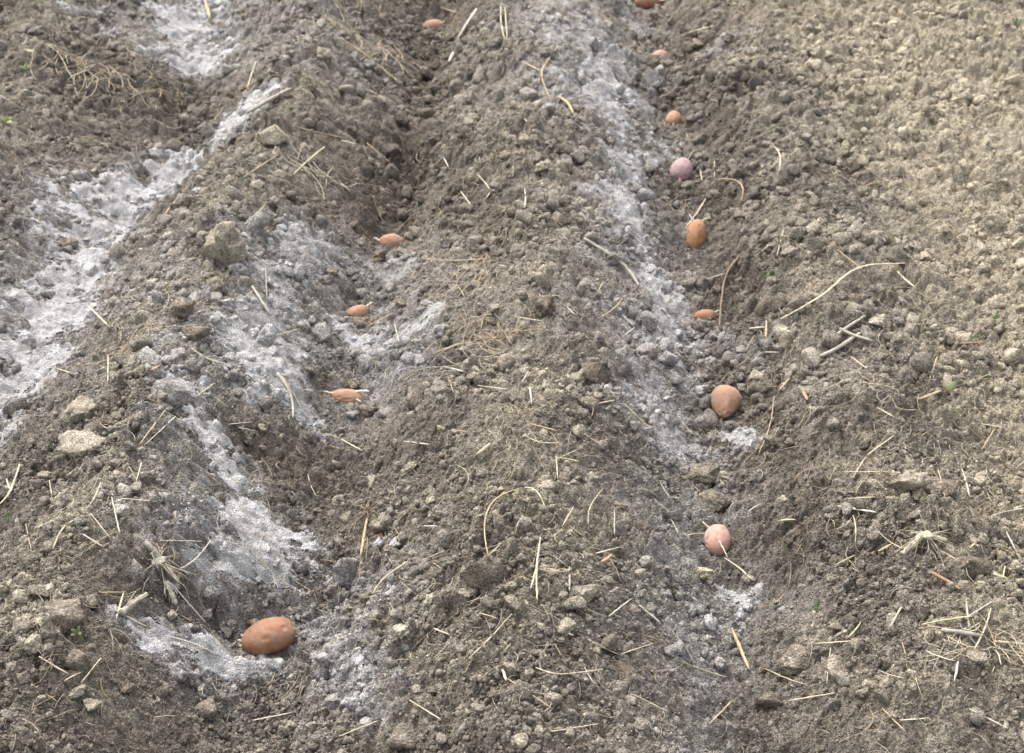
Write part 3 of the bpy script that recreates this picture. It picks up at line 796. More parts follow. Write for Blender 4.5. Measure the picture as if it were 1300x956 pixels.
CLODS = [  # u, v, width px, height px, kind, label (None: by its landmarks), landmark name
    (290, 322, 48, 66, 'tan', 'tall pale clod standing on the ridge between two ash strips', 'the tall pale clod'),
    (108, 521, 50, 34, 'tan', 'flat tan clod just in front of the long bright ash strip', 'the flat tan clod'),
    (110, 565, 54, 32, 'pale', 'broad pale clod in front of the flat tan clod', None), (17, 573, 26, 18, 'tan', None, None),
    (690, 213, 26, 22, 'tan', None, None), (669, 180, 20, 18, 'tan', None, None), (675, 352, 20, 18, 'tan', None, None),
    (688, 353, 30, 32, 'tan', 'twin pale clod on the middle ridge behind a dark lump', 'the twin pale clod'),
    (883, 602, 48, 32, 'brown', None, None), (909, 638, 44, 26, 'brown', None, None),
    (1228, 718, 58, 42, 'dark', 'big dark clod beside the stubbed root crown', 'the big dark clod'),
    (1015, 838, 50, 32, 'brown', 'angular brown clod in front of the green seedling', None), (1042, 828, 18, 18, 'brown', None, None),
    (442, 730, 42, 54, 'grey', 'grey ash clod between the arched straw and the bright ash bank', 'the grey ash clod'),
    (480, 692, 20, 14, 'ashy', None, None), (502, 690, 18, 16, 'ashy', None, None),
    (738, 752, 36, 26, 'tan', 'oblong tan clod beside the tall split straw', 'the oblong tan clod'),
    (618, 727, 56, 46, 'brown', 'big brown clod in front of the foot of the arched straw', None),
    (648, 848, 22, 20, 'tan', None, None), (669, 857, 22, 20, 'tan', None, None), (720, 796, 26, 20, 'tan', None, None), (508, 801, 20, 18, 'pale', None, None),
    (521, 832, 14, 12, 'tan', None, None), (548, 765, 20, 18, 'tan', None, None), (596, 751, 20, 12, 'tan', None, None), (711, 684, 15, 16, 'brown', None, None),
    (695, 612, 18, 18, 'tan', None, None), (545, 635, 12, 9, 'pale', None, None), (566, 651, 11, 11, 'grey', None, None), (521, 593, 22, 13, 'tan', None, None), (517, 619, 10, 12, 'tan', None, None),
    (894, 727, 23, 16, 'yellow', 'straw-yellow clod in front of the pale pink potato', 'the straw-yellow clod'),
    (993, 638, 16, 17, 'tan', None, None), (1051, 657, 8, 8, 'pale', None, None),
    (15, 743, 18, 18, 'tan', None, None), (25, 758, 22, 17, 'pale', None, None), (55, 752, 28, 20, 'tan', None, None), (32, 786, 18, 15, 'pale', None, None), (50, 789, 24, 20, 'tan', None, None),
    (77, 780, 42, 44, 'brown', None, None), (218, 782, 13, 14, 'pale', None, None), (97, 840, 34, 28, 'brown', None, None), (40, 820, 28, 24, 'tan', None, None),
    (335, 545, 15, 15, 'tan', None, None), (312, 523, 12, 13, 'tan', None, None), (357, 554, 8, 8, 'pale', None, None),
    (686, 392, 40, 34, 'dark', None, None), (753, 472, 40, 38, 'dark', 'dark round clod on the middle ridge beside the ash band', 'the dark round clod'),
    (1175, 372, 22, 16, 'tan', None, None), (1113, 408, 32, 18, 'pale', None, None), (964, 478, 30, 20, 'tan', None, None), (1026, 323, 13, 11, 'pale', None, None), (996, 424, 34, 28, 'tan', None, None),
    (1101, 86, 22, 18, 'tan', None, None), (1120, 66, 22, 26, 'pale', None, None), (1236, 208, 22, 17, 'pale', None, None), (1266, 98, 28, 22, 'tan', None, None), (1086, 62, 19, 16, 'pale', None, None), (1081, 211, 20, 19, 'brown', None, None),
    (80, 115, 44, 32, 'brown', None, None), (8, 116, 17, 14, 'tan', None, None), (23, 13, 14, 10, 'tan', None, None), (410, 72, 20, 20, 'pale', None, None), (350, 172, 42, 26, 'tan', None, None),
    (466, 521, 30, 20, 'brown', None, None), (448, 528, 22, 14, 'grey', None, None), (482, 326, 26, 20, 'dark', None, None), (512, 324, 26, 18, 'brown', None, None), (458, 412, 30, 18, 'brown', None, None), (438, 408, 18, 14, 'grey', None, None), (545, 45, 22, 10, 'dark', None, None), (832, 84, 22, 14, 'dark', None, None), (893, 700, 22, 16, 'grey', None, None),
    (960, 505, 14, 13, 'ashy', None, None), (940, 478, 14, 12, 'ashy', None, None), (448, 488, 16, 16, 'tan', None, None), (885, 55, 16, 13, 'tan', None, None), (420, 345, 20, 14, 'tan', None, None),
    (230, 395, 40, 30, 'brown', None, None), (248, 425, 36, 24, 'brown', None, None), (215, 505, 46, 36, 'grey', None, None), (275, 360, 30, 26, 'brown', None, None), (510, 150, 24, 16, 'dark', None, None), (540, 145, 26, 18, 'dark', None, None),
    (1190, 620, 40, 22, 'brown', None, None), (1155, 612, 44, 26, 'tan', None, None), (1265, 735, 30, 16, 'pale', None, None), (1290, 720, 18, 14, 'tan', None, None),
]
for (u, v, w, h, kind, lab, me) in CLODS:
    if lab: used_labels.add(lab)
    clod(u, v, w, h, kind, lab, me)
# more clods of ordinary size over the bed and the dry strip
n_auto = 0
for _ in range(900):
    if n_auto >= 150: break
    u, v = random.uniform(5, 1295), random.uniform(5, 945)
    if min(math.hypot(u - p['u'], v - p['v']) for p in pots) < 45: continue
    g_ = march(u, v, hq)
    ad, dd = float(sample(AC, g_[0:1], g_[1:2])[0]), float(sample(DC, g_[0:1], g_[1:2])[0])
    if ad < 0.25 and dd < 0.4 and random.random() < 0.45: continue
    kind = 'ashy' if ad > 0.75 else 'grey' if ad > 0.35 else random.choice(['pale', 'tan', 'tan']) if dd > 0.6 else random.choice(['brown', 'brown', 'dark', 'tan'])
    k = (v + 640) / 1400 * random.choice([13, 15, 17, 20, 24, 30]) * random.uniform(0.85, 1.2)
    if clod(u, v, k, k * random.uniform(0.6, 0.95), kind, sub=3): n_auto += 1

# ------------------------------------------------------------------ straws, stems and twigs
def lay(pts_px, rpx, n=None, lift=0.0, arch=0.0, wob=0.00022):
    """a stalk that follows the ground under the given line and rests on the lumps it meets"""
    L = sum(math.hypot(a[0] - b[0], a[1] - b[1]) for a, b in zip(pts_px[:-1], pts_px[1:]))
    n = n or max(6, min(40, int(L / 4)))
    px = spline(pts_px, n)
    P = np.array([march(u, v, htop, 0.001 + lift) for u, v in px])
    z = P[:, 2] - htop(P[:, 0], P[:, 1])
    # level out: a stalk is stiff
    top = P.copy()
    for _ in range(14 if len(pts_px) > 2 else 60):
        top[1:-1] = 0.5 * top[1:-1] + 0.25 * (top[:-2] + top[2:])
    top[:, 2] += np.clip(np.max(P[:, 2] - top[:, 2]) * 0.35, 0, 0.008)
    if arch: top[:, 2] += arch * np.sin(np.linspace(0, math.pi, n))
    top += RNG.normal(0, wob, top.shape) * np.array([1, 1, 0.4])
    s = FPX / ((top - CAM) @ FW).mean()
    return top, rpx / s

def stalk(name, pts_px, wpx, tone, lab=None, cat='straw', group='straws lying on the soil', me=None, lift=0.0, arch=0.0, flat=0.6, mat=None):
    P, r = lay(pts_px, wpx / 2, lift=lift, arch=arch)
    t = np.linspace(0, 1, len(P))
    rad = (0.74 if name in ('straw', 'stem') else 0.9) * r * (0.75 + 0.35 * np.sin(math.pi * np.clip(t * 0.9 + 0.08, 0, 1))) * (1 + 0.10 * RNG.normal(size=len(P)).clip(-1.5, 1.5))
    rad[0] *= 0.8; rad[-1] *= 0.5
    V, F = tube(P, np.maximum(rad, 0.00028), 6, flat)
    u = sum(p[0] for p in pts_px) / len(pts_px); v = sum(p[1] for p in pts_px) / len(pts_px)
    if lab is None:
        L = sum(math.hypot(a[0] - b[0], a[1] - b[1]) for a, b in zip(pts_px[:-1], pts_px[1:])) * 1400 / (v + 640)
        chord = math.hypot(pts_px[0][0] - pts_px[-1][0], pts_px[0][1] - pts_px[-1][1]) * 1400 / (v + 640)
        siz = 'long' if L > 75 else 'short' if L < 38 else 'mid-length'
        shp = 'straight' if len(pts_px) == 2 else 'curved' if chord / max(L, 1) < 0.93 else 'slightly bent'
        wid = 'thick ' if wpx * 1400 / (v + 640) > 4.2 else ''
        heads = ['%s %s%s %s %s' % (siz, wid, shp, tone, name), '%s %s %s' % (siz, tone, name), '%s %s dry %s' % (shp, tone, name)]
        lab = uniq(heads, u, v, me)
        if lab is None:
            return None
    else: used_labels.add(lab)
    c = P[len(P) // 2].copy()
    o = mesh_np(name, V - c, F, mat or STRAW_M[tone])
    o.location = c
    return tag(o, lab, cat, group)

NAMED = [  # name, line px, width px, tone, label, lift, arch
    ('stem', [(991, 407), (1023, 392), (1053, 375), (1073, 355), (1099, 343), (1122, 340), (1150, 336)], 4.2, 'pale', 'long wavy pale stem over the dark soil behind the thick fallen twig', 0.004, 0.01),
    ('stem', [(1139, 345), (1150, 358), (1163, 366)], 4, 'pale', 'short pale stem piece hanging from the end of the wavy stem', 0.002, 0),
    ('twig', [(1041, 453), (1066, 441), (1096, 420)], 6.0, 'grey', 'thick fallen twig, nearest of the crossed grey twigs', 0.003, 0),
    ('twig', [(1049, 435), (1072, 419), (1098, 402)], 5.0, 'grey', 'grey twig behind the thick fallen twig, its far end split', 0.003, 0),
    ('twig', [(1066, 417), (1082, 426), (1108, 433)], 4.6, 'grey', 'short grey twig crossing over the two fallen twigs', 0.008, 0),
    ('twig', [(741, 303), (766, 320), (790, 337), (802, 350), (811, 363)], 5.0, 'grey', 'brown-grey bark twig lying down the ash band by the upright potato', 0.003, 0.004),
    ('twig', [(943, 320), (933, 335), (921, 350), (916, 380), (913, 417)], 3.2, 'brown', 'dark bent twig beside the small oval potato', 0.003, 0.004),
    ('twig', [(313, 147), (340, 131), (370, 115)], 5.5, 'grey', 'grey ash-dusted twig at the top of the bright ash strip', 0.004, 0),
    ('twig', [(605, 13), (594, 30), (580, 52)], 5.0, 'white', 'white stick leaning on dark soil beside the orange potato sliver', 0.004, 0),
    ('twig', [(576, 68), (570, 80)], 5.0, 'white', 'short white stick end in front of the long white stick', 0.003, 0),
    ('twig', [(929, 798), (939, 822), (951, 850)], 5.0, 'tan', 'leaning tan stick in front of the small ash patch', 0.004, 0),
    ('twig', [(1183, 727), (1200, 736), (1219, 748)], 5.0, 'orange', 'reddish stick half sunk in soil in front of the stubbed root crown', 0.001, 0),
    ('twig', [(1195, 800), (1220, 803), (1246, 808)], 7.0, 'grey', 'thick grey stick under pale straws beside the straw tuft', 0.002, 0),
    ('twig', [(260, 0), (264, 12), (267, 25)], 5.0, 'tan', 'tan stick standing in the far ash', 0.004, 0),
    ('straw', [(663, 622), (633, 642), (617, 667), (615, 693), (620, 710)], 2.8, 'tan', 'arched tan straw bending over the soil in a wide bow', 0.006, 0.02),
    ('straw', [(666, 620), (683, 628), (693, 648)], 2.8, 'pale', 'short curved straw continuing the bow of the arched straw', 0.005, 0.008),
    ('straw', [(620, 706), (630, 695), (640, 687)], 2.2, 'pale', 'short pale straw at the foot of the arched straw', 0.004, 0),
    ('straw', [(686, 684), (681, 723), (682, 764)], 3.4, 'pale', 'tall split straw standing out on the middle ridge', 0.008, 0),
    ('straw', [(684, 712), (678, 732), (674, 748)], 3.6, 'pale', 'broad pale blade leaning against the tall split straw', 0.005, 0),
    ('straw', [(352, 473), (366, 492), (372, 508), (372, 531)], 4.6, 'white', 'frayed bleached straw hanging down the grey ash bank', 0.004, 0),
    ('straw', [(358, 478), (372, 498), (384, 522)], 2.6, 'pale', 'thin pale strand split off the frayed straw', 0.004, 0),
    ('straw', [(708, 60), (694, 80), (685, 93), (691, 110), (700, 130)], 2.4, 'tan', 'forked tan straw bent sharply over dark soil', 0.005, 0),
    ('straw', [(666, 80), (676, 86), (686, 90)], 3.4, 'tan', 'short side piece of the forked tan straw', 0.004, 0),
    ('straw', [(906, 230), (933, 230), (946, 243), (940, 258)], 2.6, 'tan', 'tan stem hook curled in front of the purple potato', 0.005, 0.006),
    ('straw', [(896, 253), (884, 272), (870, 290)], 2.4, 'pale', 'pale straw leaning across the top of the upright ochre potato', 0.030, 0),
    ('straw', [(905, 672), (915, 690), (924, 708)], 2.2, 'white', 'pale straw lying over the face of the pale pink potato', 0.022, 0),
    ('straw', [(895, 678), (883, 675), (872, 680)], 2.2, 'pale', 'pale straw resting against the side of the pale pink potato', 0.010, 0),
    ('root', [(605, 577), (616, 573), (623, 562)], 5.0, 'pale', 'pale root stub curled on the middle ridge', 0.003, 0),
    ('root', [(708, 123), (720, 126), (726, 134), (728, 146)], 4.2, 'tan', 'curled tan root piece on soil beside the ash band', 0.003, 0),
    ('root', [(466, 660), (462, 684), (458, 709)], 4.0, 'tan', 'knotted tan root standing behind the grey ash clod', 0.006, 0),
    ('root', [(473, 755), (484, 741), (500, 730), (518, 713)], 3.2, 'pale', 'pale branching root over the hollow beside the grey ash clod', 0.004, 0.006),
    ('leaf_scrap', [(764, 713), (771, 711), (777, 703)], 6.0, 'orange', 'curled orange scrap of dry leaf on the middle ridge', 0.003, 0),
    ('leaf_scrap', [(1019, 496), (1023, 503), (1025, 508)], 5.0, 'orange', 'orange dry leaf scrap on dark soil beside the pear-shaped potato', 0.003, 0),
    ('leaf_scrap', [(190, 470), (197, 468), (203, 464)], 5.0, 'orange', 'dry reddish leaf scrap on the ridge behind the flat tan clod', 0.003, 0),
]
CATS = {'stem': 'stem', 'twig': 'twig', 'straw': 'straw', 'root': 'root', 'leaf_scrap': 'dry leaf'}
GRP = {'stem': 'stems and twigs on the soil', 'twig': 'stems and twigs on the soil', 'straw': 'straws lying on the soil', 'root': 'loose roots on the soil', 'leaf_scrap': 'scraps of dry leaf'}
for nm, pts, w, tn, lab, lf, ar in NAMED:
    stalk(nm, pts, w, tn, lab, CATS[nm], GRP[nm], lift=lf, arch=ar, flat=0.9 if nm in ('twig', 'root') else 0.55 if nm != 'leaf_scrap' else 0.25)

S = '''157,35 140,41 128,60|2.4|tan;140,60 143,85|2.4|pale;180,30 168,60|4|white;233,105 300,104|2.2|pale;275,106 267,123|2|pale;325,78 313,113|2.2|pale;362,152 377,163 440,177|2.2|tan
412,187 392,203 372,222|3.4|pale;408,193 390,208|2.6|tan;317,220 353,197|2.6|tan;147,222 182,228|2.6|pale;103,193 122,204|2.4|white;77,160 92,180|2|pale;0,280 25,272|2.4|tan;3,50 12,83|3|pale;77,80 78,65|2|pale
238,238 220,258 203,283|2.4|tan;337,262 310,288|2|pale;636,10 635,32 641,52|2.6|pale;641,10 644,50|2.4|pale;433,50 463,70 508,107|2.4|tan;433,178 453,183|2|white;466,183 506,217|2.4|tan;603,220 626,243 615,255|2.2|pale
585,243 600,263|2|white;563,200 570,213|2|white;666,153 683,170|2.2|white;666,242 671,257 666,267|2.4|white;560,10 583,17|2.2|tan;433,233 445,243|2.8|white;640,135 672,136|2|tan;1036,106 1063,113 1096,145|2.8|tan;873,42 908,33|3.4|pale
1154,125 1143,145|2.4|white;1030,76 1020,87|2.6|pale;1240,10 1236,57|5|pale;983,190 994,200 988,223|2.8|pale;1210,270 1250,265|2.4|pale;889,215 891,230|2.2|pale;907,205 907,228|2.4|tan;1272,120 1289,113|2.4|white;1096,238 1112,230|2.6|tan
320,363 332,382 342,398|5|white;337,340 339,380|2.8|grey;242,442 263,457 290,463|2.6|pale;113,393 126,405 140,420|3.6|pale;210,523 177,567|2.8|tan;223,530 183,567|2.4|pale;290,540 320,537|2.2|white;303,543 328,548|2.2|white;248,505 260,495 273,487|3|yellow
413,550 433,557|2.6|pale;73,470 93,477|2.4|pale;0,300 27,305|2.4|pale;37,302 67,297|2.4|tan;347,427 380,418|2.4|pale;137,450 137,487|2.2|pale;533,330 576,333 620,330|2.6|tan;675,377 711,375|2.4|pale;653,402 690,408|2.4|pale
790,400 806,415|2.4|white;806,416 791,427|2.2|white;790,380 778,395 758,405|2.4|tan;548,450 590,433|2.6|tan;673,493 675,513|3|white;673,538 708,547|3|tan;606,490 646,495|2.2|pale;513,563 546,567|4.2|grey;565,467 590,473|5|grey
793,513 812,532 835,552|2.4|pale;756,513 781,508|3|pale;666,552 683,563 711,562|2|pale;663,487 671,472|2.2|white;433,558 460,573|2.6|white;766,358 758,372|2.2|tan;720,390 730,400|2.4|white;468,413 500,397|2.4|tan;501,413 507,438|2|pale;845,385 856,375|2.4|pale
1188,358 1212,346 1238,332|3.2|white;1283,315 1275,323 1268,333|2.6|pale;896,355 921,347|3|grey;988,497 1003,480|4.2|tan;1166,508 1195,497|5|tan;1180,482 1190,453|3|tan;983,503 978,540 963,577|1.8|tan;951,417 973,415|4.2|white;973,407 972,437|3.6|tan
1080,453 1100,468|2.4|pale;1113,517 1136,530|2.6|pale;1100,579 1136,553|2.6|pale;969,447 990,447|2.4|pale;995,290 986,327|2|pale;1063,317 1096,343|2.2|tan;1246,538 1276,543|3|pale;1263,545 1246,573|2.4|tan;1217,440 1247,438|4|orange
203,687 257,688|2.2|white;267,687 247,713 227,723|2.8|white;217,740 240,767 263,793|3|white;210,807 247,817 273,830|3|white;140,772 188,797|3.4|pale;157,753 148,787|4|pale;128,752 162,752|3|tan;50,835 87,857|3|pale;82,865 92,857 107,853|2.8|pale
128,835 103,867|3|pale;142,632 147,655 152,678|2.4|white;115,652 140,683|2.2|pale;153,633 200,637|2|pale;128,613 122,632 110,647|2.8|pale;180,587 173,612|2.4|white;107,655 80,668 67,697|2.8|pale;70,662 43,673|3|pale;25,590 13,627 0,640|4.4|pale;105,678 132,695|3.8|grey
8,608 13,622|3|white;63,610 66,630|2|pale;683,723 706,730 721,725|2.2|tan;723,723 723,753|4|grey;530,715 566,700|2|pale;595,837 623,810 650,780|2.4|pale;680,848 710,857 766,850|2.8|pale;638,850 643,864|5|white;713,800 728,807|4.4|white
773,783 803,760|2.8|white;746,812 786,832|2.4|pale;811,768 840,792|4|white;788,832 830,818|2.2|pale;756,703 788,695|3|pale;765,622 747,645 747,668|2|pale;728,643 714,668|2.4|pale;780,648 780,680|2.4|grey;708,582 736,587|3|yellow;706,578 708,608|2.2|pale
663,655 655,672|2.2|pale;536,668 556,668|2.6|white;550,800 571,808|3|pale;596,768 611,755|2.4|pale;838,613 851,633|2|pale;830,633 860,660|1.8|grey;1063,643 1113,651|4.4|white;1076,633 1112,631|2.4|pale;1083,655 1088,672 1085,692|2.4|yellow
1115,700 1133,690|5|tan;1033,818 1085,814|2.8|pale;988,662 998,658 1010,660|3.4|yellow;1128,799 1145,770|3.4|pale;1170,793 1200,787 1236,782|3.4|yellow;1258,773 1250,800 1236,827|3.2|pale;1226,765 1230,800|4|grey;1176,827 1192,835 1213,840|2.4|white
1216,840 1217,850 1211,865|4|white;1253,727 1280,734|3.4|yellow;1231,697 1250,680|4|pale;1221,597 1226,612 1231,632|2.8|white;1069,600 1129,600|2|pale;1083,607 1090,592 1100,580|2.2|pale;866,840 890,850 923,860|2.4|pale;919,708 938,720 956,737|3|pale
1093,790 1087,802 1076,810|2.8|yellow;1276,672 1290,700|2.6|white;1060,718 1085,705|2.2|pale;1273,735 1276,718|3|yellow;1260,765 1225,787|2.4|white;1228,800 1245,790|2|white;930,610 903,600|2.2|tan;950,650 965,640|2.4|white;640,860 700,900|2.6|tan;150,900 210,885|2.8|pale
520,890 560,915|2.6|pale;800,880 850,905|2.8|pale;1000,890 1060,880|3|pale;1120,900 1150,930|2.8|tan;60,910 90,940|3|pale;320,915 370,905|2.6|white;700,930 760,920|2.8|pale;900,920 930,890|3|tan;1230,900 1280,925|3|white;430,935 480,915|2.6|pale'''
ns = 0
for row in S.replace('\n', ';').split(';'):
    pts, w, tn = row.split('|')
    pts = [tuple(float(q) for q in p.split(',')) for p in pts.split()]
    if stalk('straw' if tn not in ('grey', 'orange') else 'stem', pts, float(w), tn, lift=0.0015, cat='straw' if tn not in ('grey', 'orange') else 'stem',
             group='straws lying on the soil' if tn not in ('grey', 'orange') else 'stems and twigs on the soil'): ns += 1

# further straws strewn about, as many as their place can tell apart
spare = []
n_more = 0
for _ in range(900):
    u, v = random.uniform(0, 1300), random.uniform(0, 956)
    k = (v + 640) / 1400
    a = random.gauss(0, 0.9) if random.random() < 0.6 else random.uniform(-1.6, 1.6)
    L = k * random.choice([14, 20, 26, 32, 40, 55]) * random.uniform(0.8, 1.2)
    if min(math.hypot(u - p['u'], v - p['v']) for p in pots) < 40 * k + L * 0.5: continue
    dx, dy = math.cos(a) * L / 2, math.sin(a) * L / 2 * 0.75
    cv = random.gauss(0, 0.16) * L
    pts = [(u - dx, v - dy), (u - dy / L * cv, v + dx / L * cv * 2), (u + dx, v + dy)] if random.random() < 0.6 else [(u - dx, v - dy), (u + dx, v + dy)]
    tn = random.choice(['pale', 'pale', 'tan', 'tan', 'white', 'grey'])
    w = k * random.choice([1.4, 1.7, 2.0, 2.4])
    if n_more < 45 and tn != 'grey' and stalk('straw', pts, w, tn, lift=0.0005): n_more += 1

# fine rootlets, hairs and chaff: nobody could count them
parts = {t: [] for t in ('pale', 'tan', 'grey')}
n = 9500
x = RNG.uniform(-2.05, 2.05, n * 3); y = 1.2 + 3.9 * RNG.uniform(0, 1, n * 3)
dn = np.clip(0.28 + 1.5 * fbm(x, y, 0.20, 3, 811) + 0.25 * dry_field(x, y), 0.04, 1)
kp = in_view(x, y) & (RNG.uniform(0, 1, n * 3) < dn)
x, y = x[kp][:n], y[kp][:n]
for px_, py_ in zip(x, y):
    if any(math.hypot(px_ - p['c'][0], py_ - p['c'][1]) < p['L'] * 0.62 for p in pots): continue
    L = random.choice([0.012, 0.018, 0.025, 0.035, 0.05]) * random.uniform(0.7, 1.3) * (0.8 + 0.12 * py_)
    a = random.uniform(0, 6.28); m = 5
    t = np.linspace(-0.5, 0.5, m)
    cv = random.gauss(0, 0.35) * L
    P = np.stack([px_ + math.cos(a) * L * t - math.sin(a) * cv * (0.25 - t * t) * 2, py_ + math.sin(a) * L * t + math.cos(a) * cv * (0.25 - t * t) * 2, np.zeros(m)], 1)
    zt = htop(P[:, 0], P[:, 1]); fit = np.polyval(np.polyfit(t, zt, 1), t)
    P[:, 2] = 0.6 * fit + 0.4 * zt + random.uniform(-0.001, 0.003) + random.uniform(0, 0.010) * (t + 0.5) * (random.random() < 0.45)
    r = random.choice([0.00025, 0.0003, 0.0004, 0.0006]) * (0.75 + 0.2 * py_); 
    parts[random.choice(['pale', 'pale', 'tan', 'tan', 'grey'])].append(tube(P, r * np.array([0.6, 1, 1, 1, 0.5]), 4, 0.7))
LL = {'pale': 'fine pale chaff and rootlets scattered all over the soil', 'tan': 'fine tan rootlets scattered all over the soil', 'grey': 'fine grey root hairs scattered all over the soil'}
for tn, ps in parts.items():
    V, F = join(ps)
    tag(mesh_np('rootlet_litter', V, F, STRAW_M[tn]), LL[tn], 'rootlets', kind='stuff')

# ------------------------------------------------------------------ root crowns, tufts and weeds
def pt(u, v, lift=0.0): return march(u, v, htop, lift)
def hairs(root, name, c, n, L, r, mat, spread=1.0, bias=(0, 0, 0.2), seed=1):
    rs = np.random.default_rng(seed)
    for _ in range(n):
        d = rs.normal(size=3) * np.array([1, 1, 0.45]) * spread + np.array(bias); d /= np.linalg.norm(d)
        ln = L * rs.uniform(0.5, 1.2); t = np.linspace(0, 1, 8)
        sag = rs.uniform(0.1, 0.5); side = np.cross(d, [0, 0, 1]) * rs.normal(0, 0.3)
        P = c + d * (t * ln)[:, None] + side * (ln * t ** 2)[:, None] - np.array([0, 0, 1]) * (sag * ln * t ** 2)[:, None]
        gz = hq(P[:, 0], P[:, 1]) + 0.002; P[:, 2] = np.maximum(P[:, 2], gz)
        V, F = tube(P, r * (1 - 0.6 * t) * rs.uniform(0.7, 1.2), 5)
        mesh_np(name, V - np.array(root.location), F, mat, root)
def crown(u, v, lab, stubs, nh, L, r, tone, seed, stone=None, bias=(0, 0, 0.2), nm='root_clump', grp='root crowns and tufts'):
    c = pt(u, v, 0.010)
    root = empty(nm, c); tag(root, lab, 'root clump' if nm == 'root_clump' else 'straw tuft', grp); used_labels.add(lab)
    V, F = lump(3, 400 + seed, 0.35)
    s = FPX / ((c - CAM) @ FW)
    if nm == 'root_clump': mesh_np('knot', V * (np.array([9, 8, 7]) if u != 466 else np.array([4.5, 3.5, 7])) * (1 + 0.25 * noise3(V + seed, 0.25, seed))[:, None] / s, F, STRAW_M[stone or tone], root)
    for (a, b, w) in stubs:
        P, rr = lay([a, ((a[0] + b[0]) / 2, (a[1] + b[1]) / 2), b], w / 2, n=8, lift=0.006)
        P = spline(P, 18); rs_ = np.random.default_rng(int(seed * 100 + a[0]))
        VV, FF = tube(P, rr * np.linspace(1.0, 0.62, 18) * (1 + 0.16 * rs_.normal(size=18).clip(-1.5, 1.5)), 9)
        VV = VV * 1.0 + rs_.normal(0, rr * 0.09, VV.shape)
        sp = [(VV, FF)]
        for q in range(7):                              # loose fibres along the stub
            o_ = rs_.normal(0, rr * 0.7, 3); o_[2] = abs(o_[2]) * 0.8; i_ = rs_.integers(0, 8)
            Q_ = P[i_:i_ + 10] + o_ + np.linspace(0, 1, 10)[:, None] * rs_.normal(0, rr * 1.2, 3); sp.append(tube(Q_, rr * 0.14, 5))
        VV, FF = join(sp); mesh_np('stub', VV - c, FF, STRAW_M[stone or tone], root)
    if nm == 'root_clump': hairs(root, 'rootlet', c, nh, L, r, STRAW_M[tone], seed=seed, bias=bias); return
    rs = np.random.default_rng(seed); main = rs.uniform(0, 3.14)
    for q in range(nh):
        a = main + rs.normal(0, 0.75); ln = L * rs.uniform(0.5, 1.6); m = 9; t = np.linspace(-0.5, 0.5, m)
        ox, oy = rs.normal(0, L * 0.65), rs.normal(0, L * 0.5); cv = rs.normal(0, 0.35) * ln; kink = rs.normal(0, 0.25) * ln * (t > rs.uniform(-0.3, 0.3)) * t
        P = np.stack([c[0] + ox + math.cos(a) * ln * t - math.sin(a) * (cv * (0.25 - t * t) * 2 + kink), c[1] + oy + math.sin(a) * ln * t + math.cos(a) * (cv * (0.25 - t * t) * 2 + kink), np.zeros(m)], 1)
        zt = htop(P[:, 0], P[:, 1]); P[:, 2] = 0.55 * np.polyval(np.polyfit(t, zt, 1), t) + 0.45 * zt + rs.uniform(-0.001, 0.007) + rs.uniform(-0.01, 0.012) * t
        V, F = tube(P, r * rs.uniform(0.5, 1.15) * np.array([0.7, 1, 1, 1, 1, 1, 0.9, 0.8, 0.5]), 5, 0.6)
        mesh_np('stalk', V - c, F, STRAW_M[rs.choice([tone, tone, 'tan', 'pale', 'grey'])], root)
crown(1176, 680, 'stubbed root crown with pale frayed rootlets beside the big dark clod', [((1168, 682), (1146, 704), 10), ((1172, 680), (1200, 686), 8)], 18, 0.045, 0.0007, 'pale', 5, bias=(0.7, -0.2, 0.1))
crown(203, 712, 'torn root clump with thick stubs beside the bright ash bank', [((194, 700), (226, 738), 11), ((211, 738), (224, 768), 8), ((154, 778), (186, 754), 9), ((184, 688), (206, 712), 7)], 16, 0.050, 0.0008, 'pale', 6, stone='grey')
crown(1282, 818, 'spiky pale straw tuft lying at the edge of the dry strip', [((1262, 815), (1300, 818), 3.4)], 20, 0.045, 0.0009, 'pale', 7, bias=(0.4, 0.0, 0.35), nm='straw_tuft')
crown(1218, 812, 'loose nest of pale stalks around the thick grey stick', [], 18, 0.045, 0.0007, 'pale', 12, nm='straw_tuft')
crown(466, 648, 'small tan root crown behind the grey ash clod', [], 12, 0.04, 0.0006, 'tan', 8, stone='brown')
crown(165, 437, 'brown tangle of roots on the ridge behind the flat tan clod', [], 30, 0.06, 0.0008, 'tan', 9, bias=(0, -0.4, 0), nm='straw_tuft')
crown(610, 430, 'tan tangle of straw in the middle of the ridge', [], 40, 0.07, 0.0010, 'tan', 10, bias=(-0.3, 0, 0), nm='straw_tuft')
crown(590, 350, 'tan tangle of straw beside the long grey ash hollow', [], 26, 0.07, 0.0009, 'tan', 11, nm='straw_tuft')
crown(330, 690, 'wisp of white rootlets on the bright ash bank', [], 14, 0.05, 0.0005, 'white', 13, bias=(0.2, -0.7, 0), nm='straw_tuft')
crown(385, 205, 'sheaf of pale straws on the far ridge', [], 20, 0.09, 0.0011, 'pale', 14, bias=(-0.4, -0.6, 0.1), nm='straw_tuft')
crown(460, 50, 'far heap of tan straws beside the orange potato sliver', [], 44, 0.11, 0.0014, 'tan', 15, nm='straw_tuft')
crown(120, 85, 'matted tan straw on the far ridge by the twin ash patches', [], 50, 0.12, 0.0014, 'tan', 16, nm='straw_tuft')
crown(1100, 480, 'scattered nest of pale straws in front of the thick fallen twig', [], 18, 0.06, 0.0006, 'pale', 17, nm='straw_tuft')

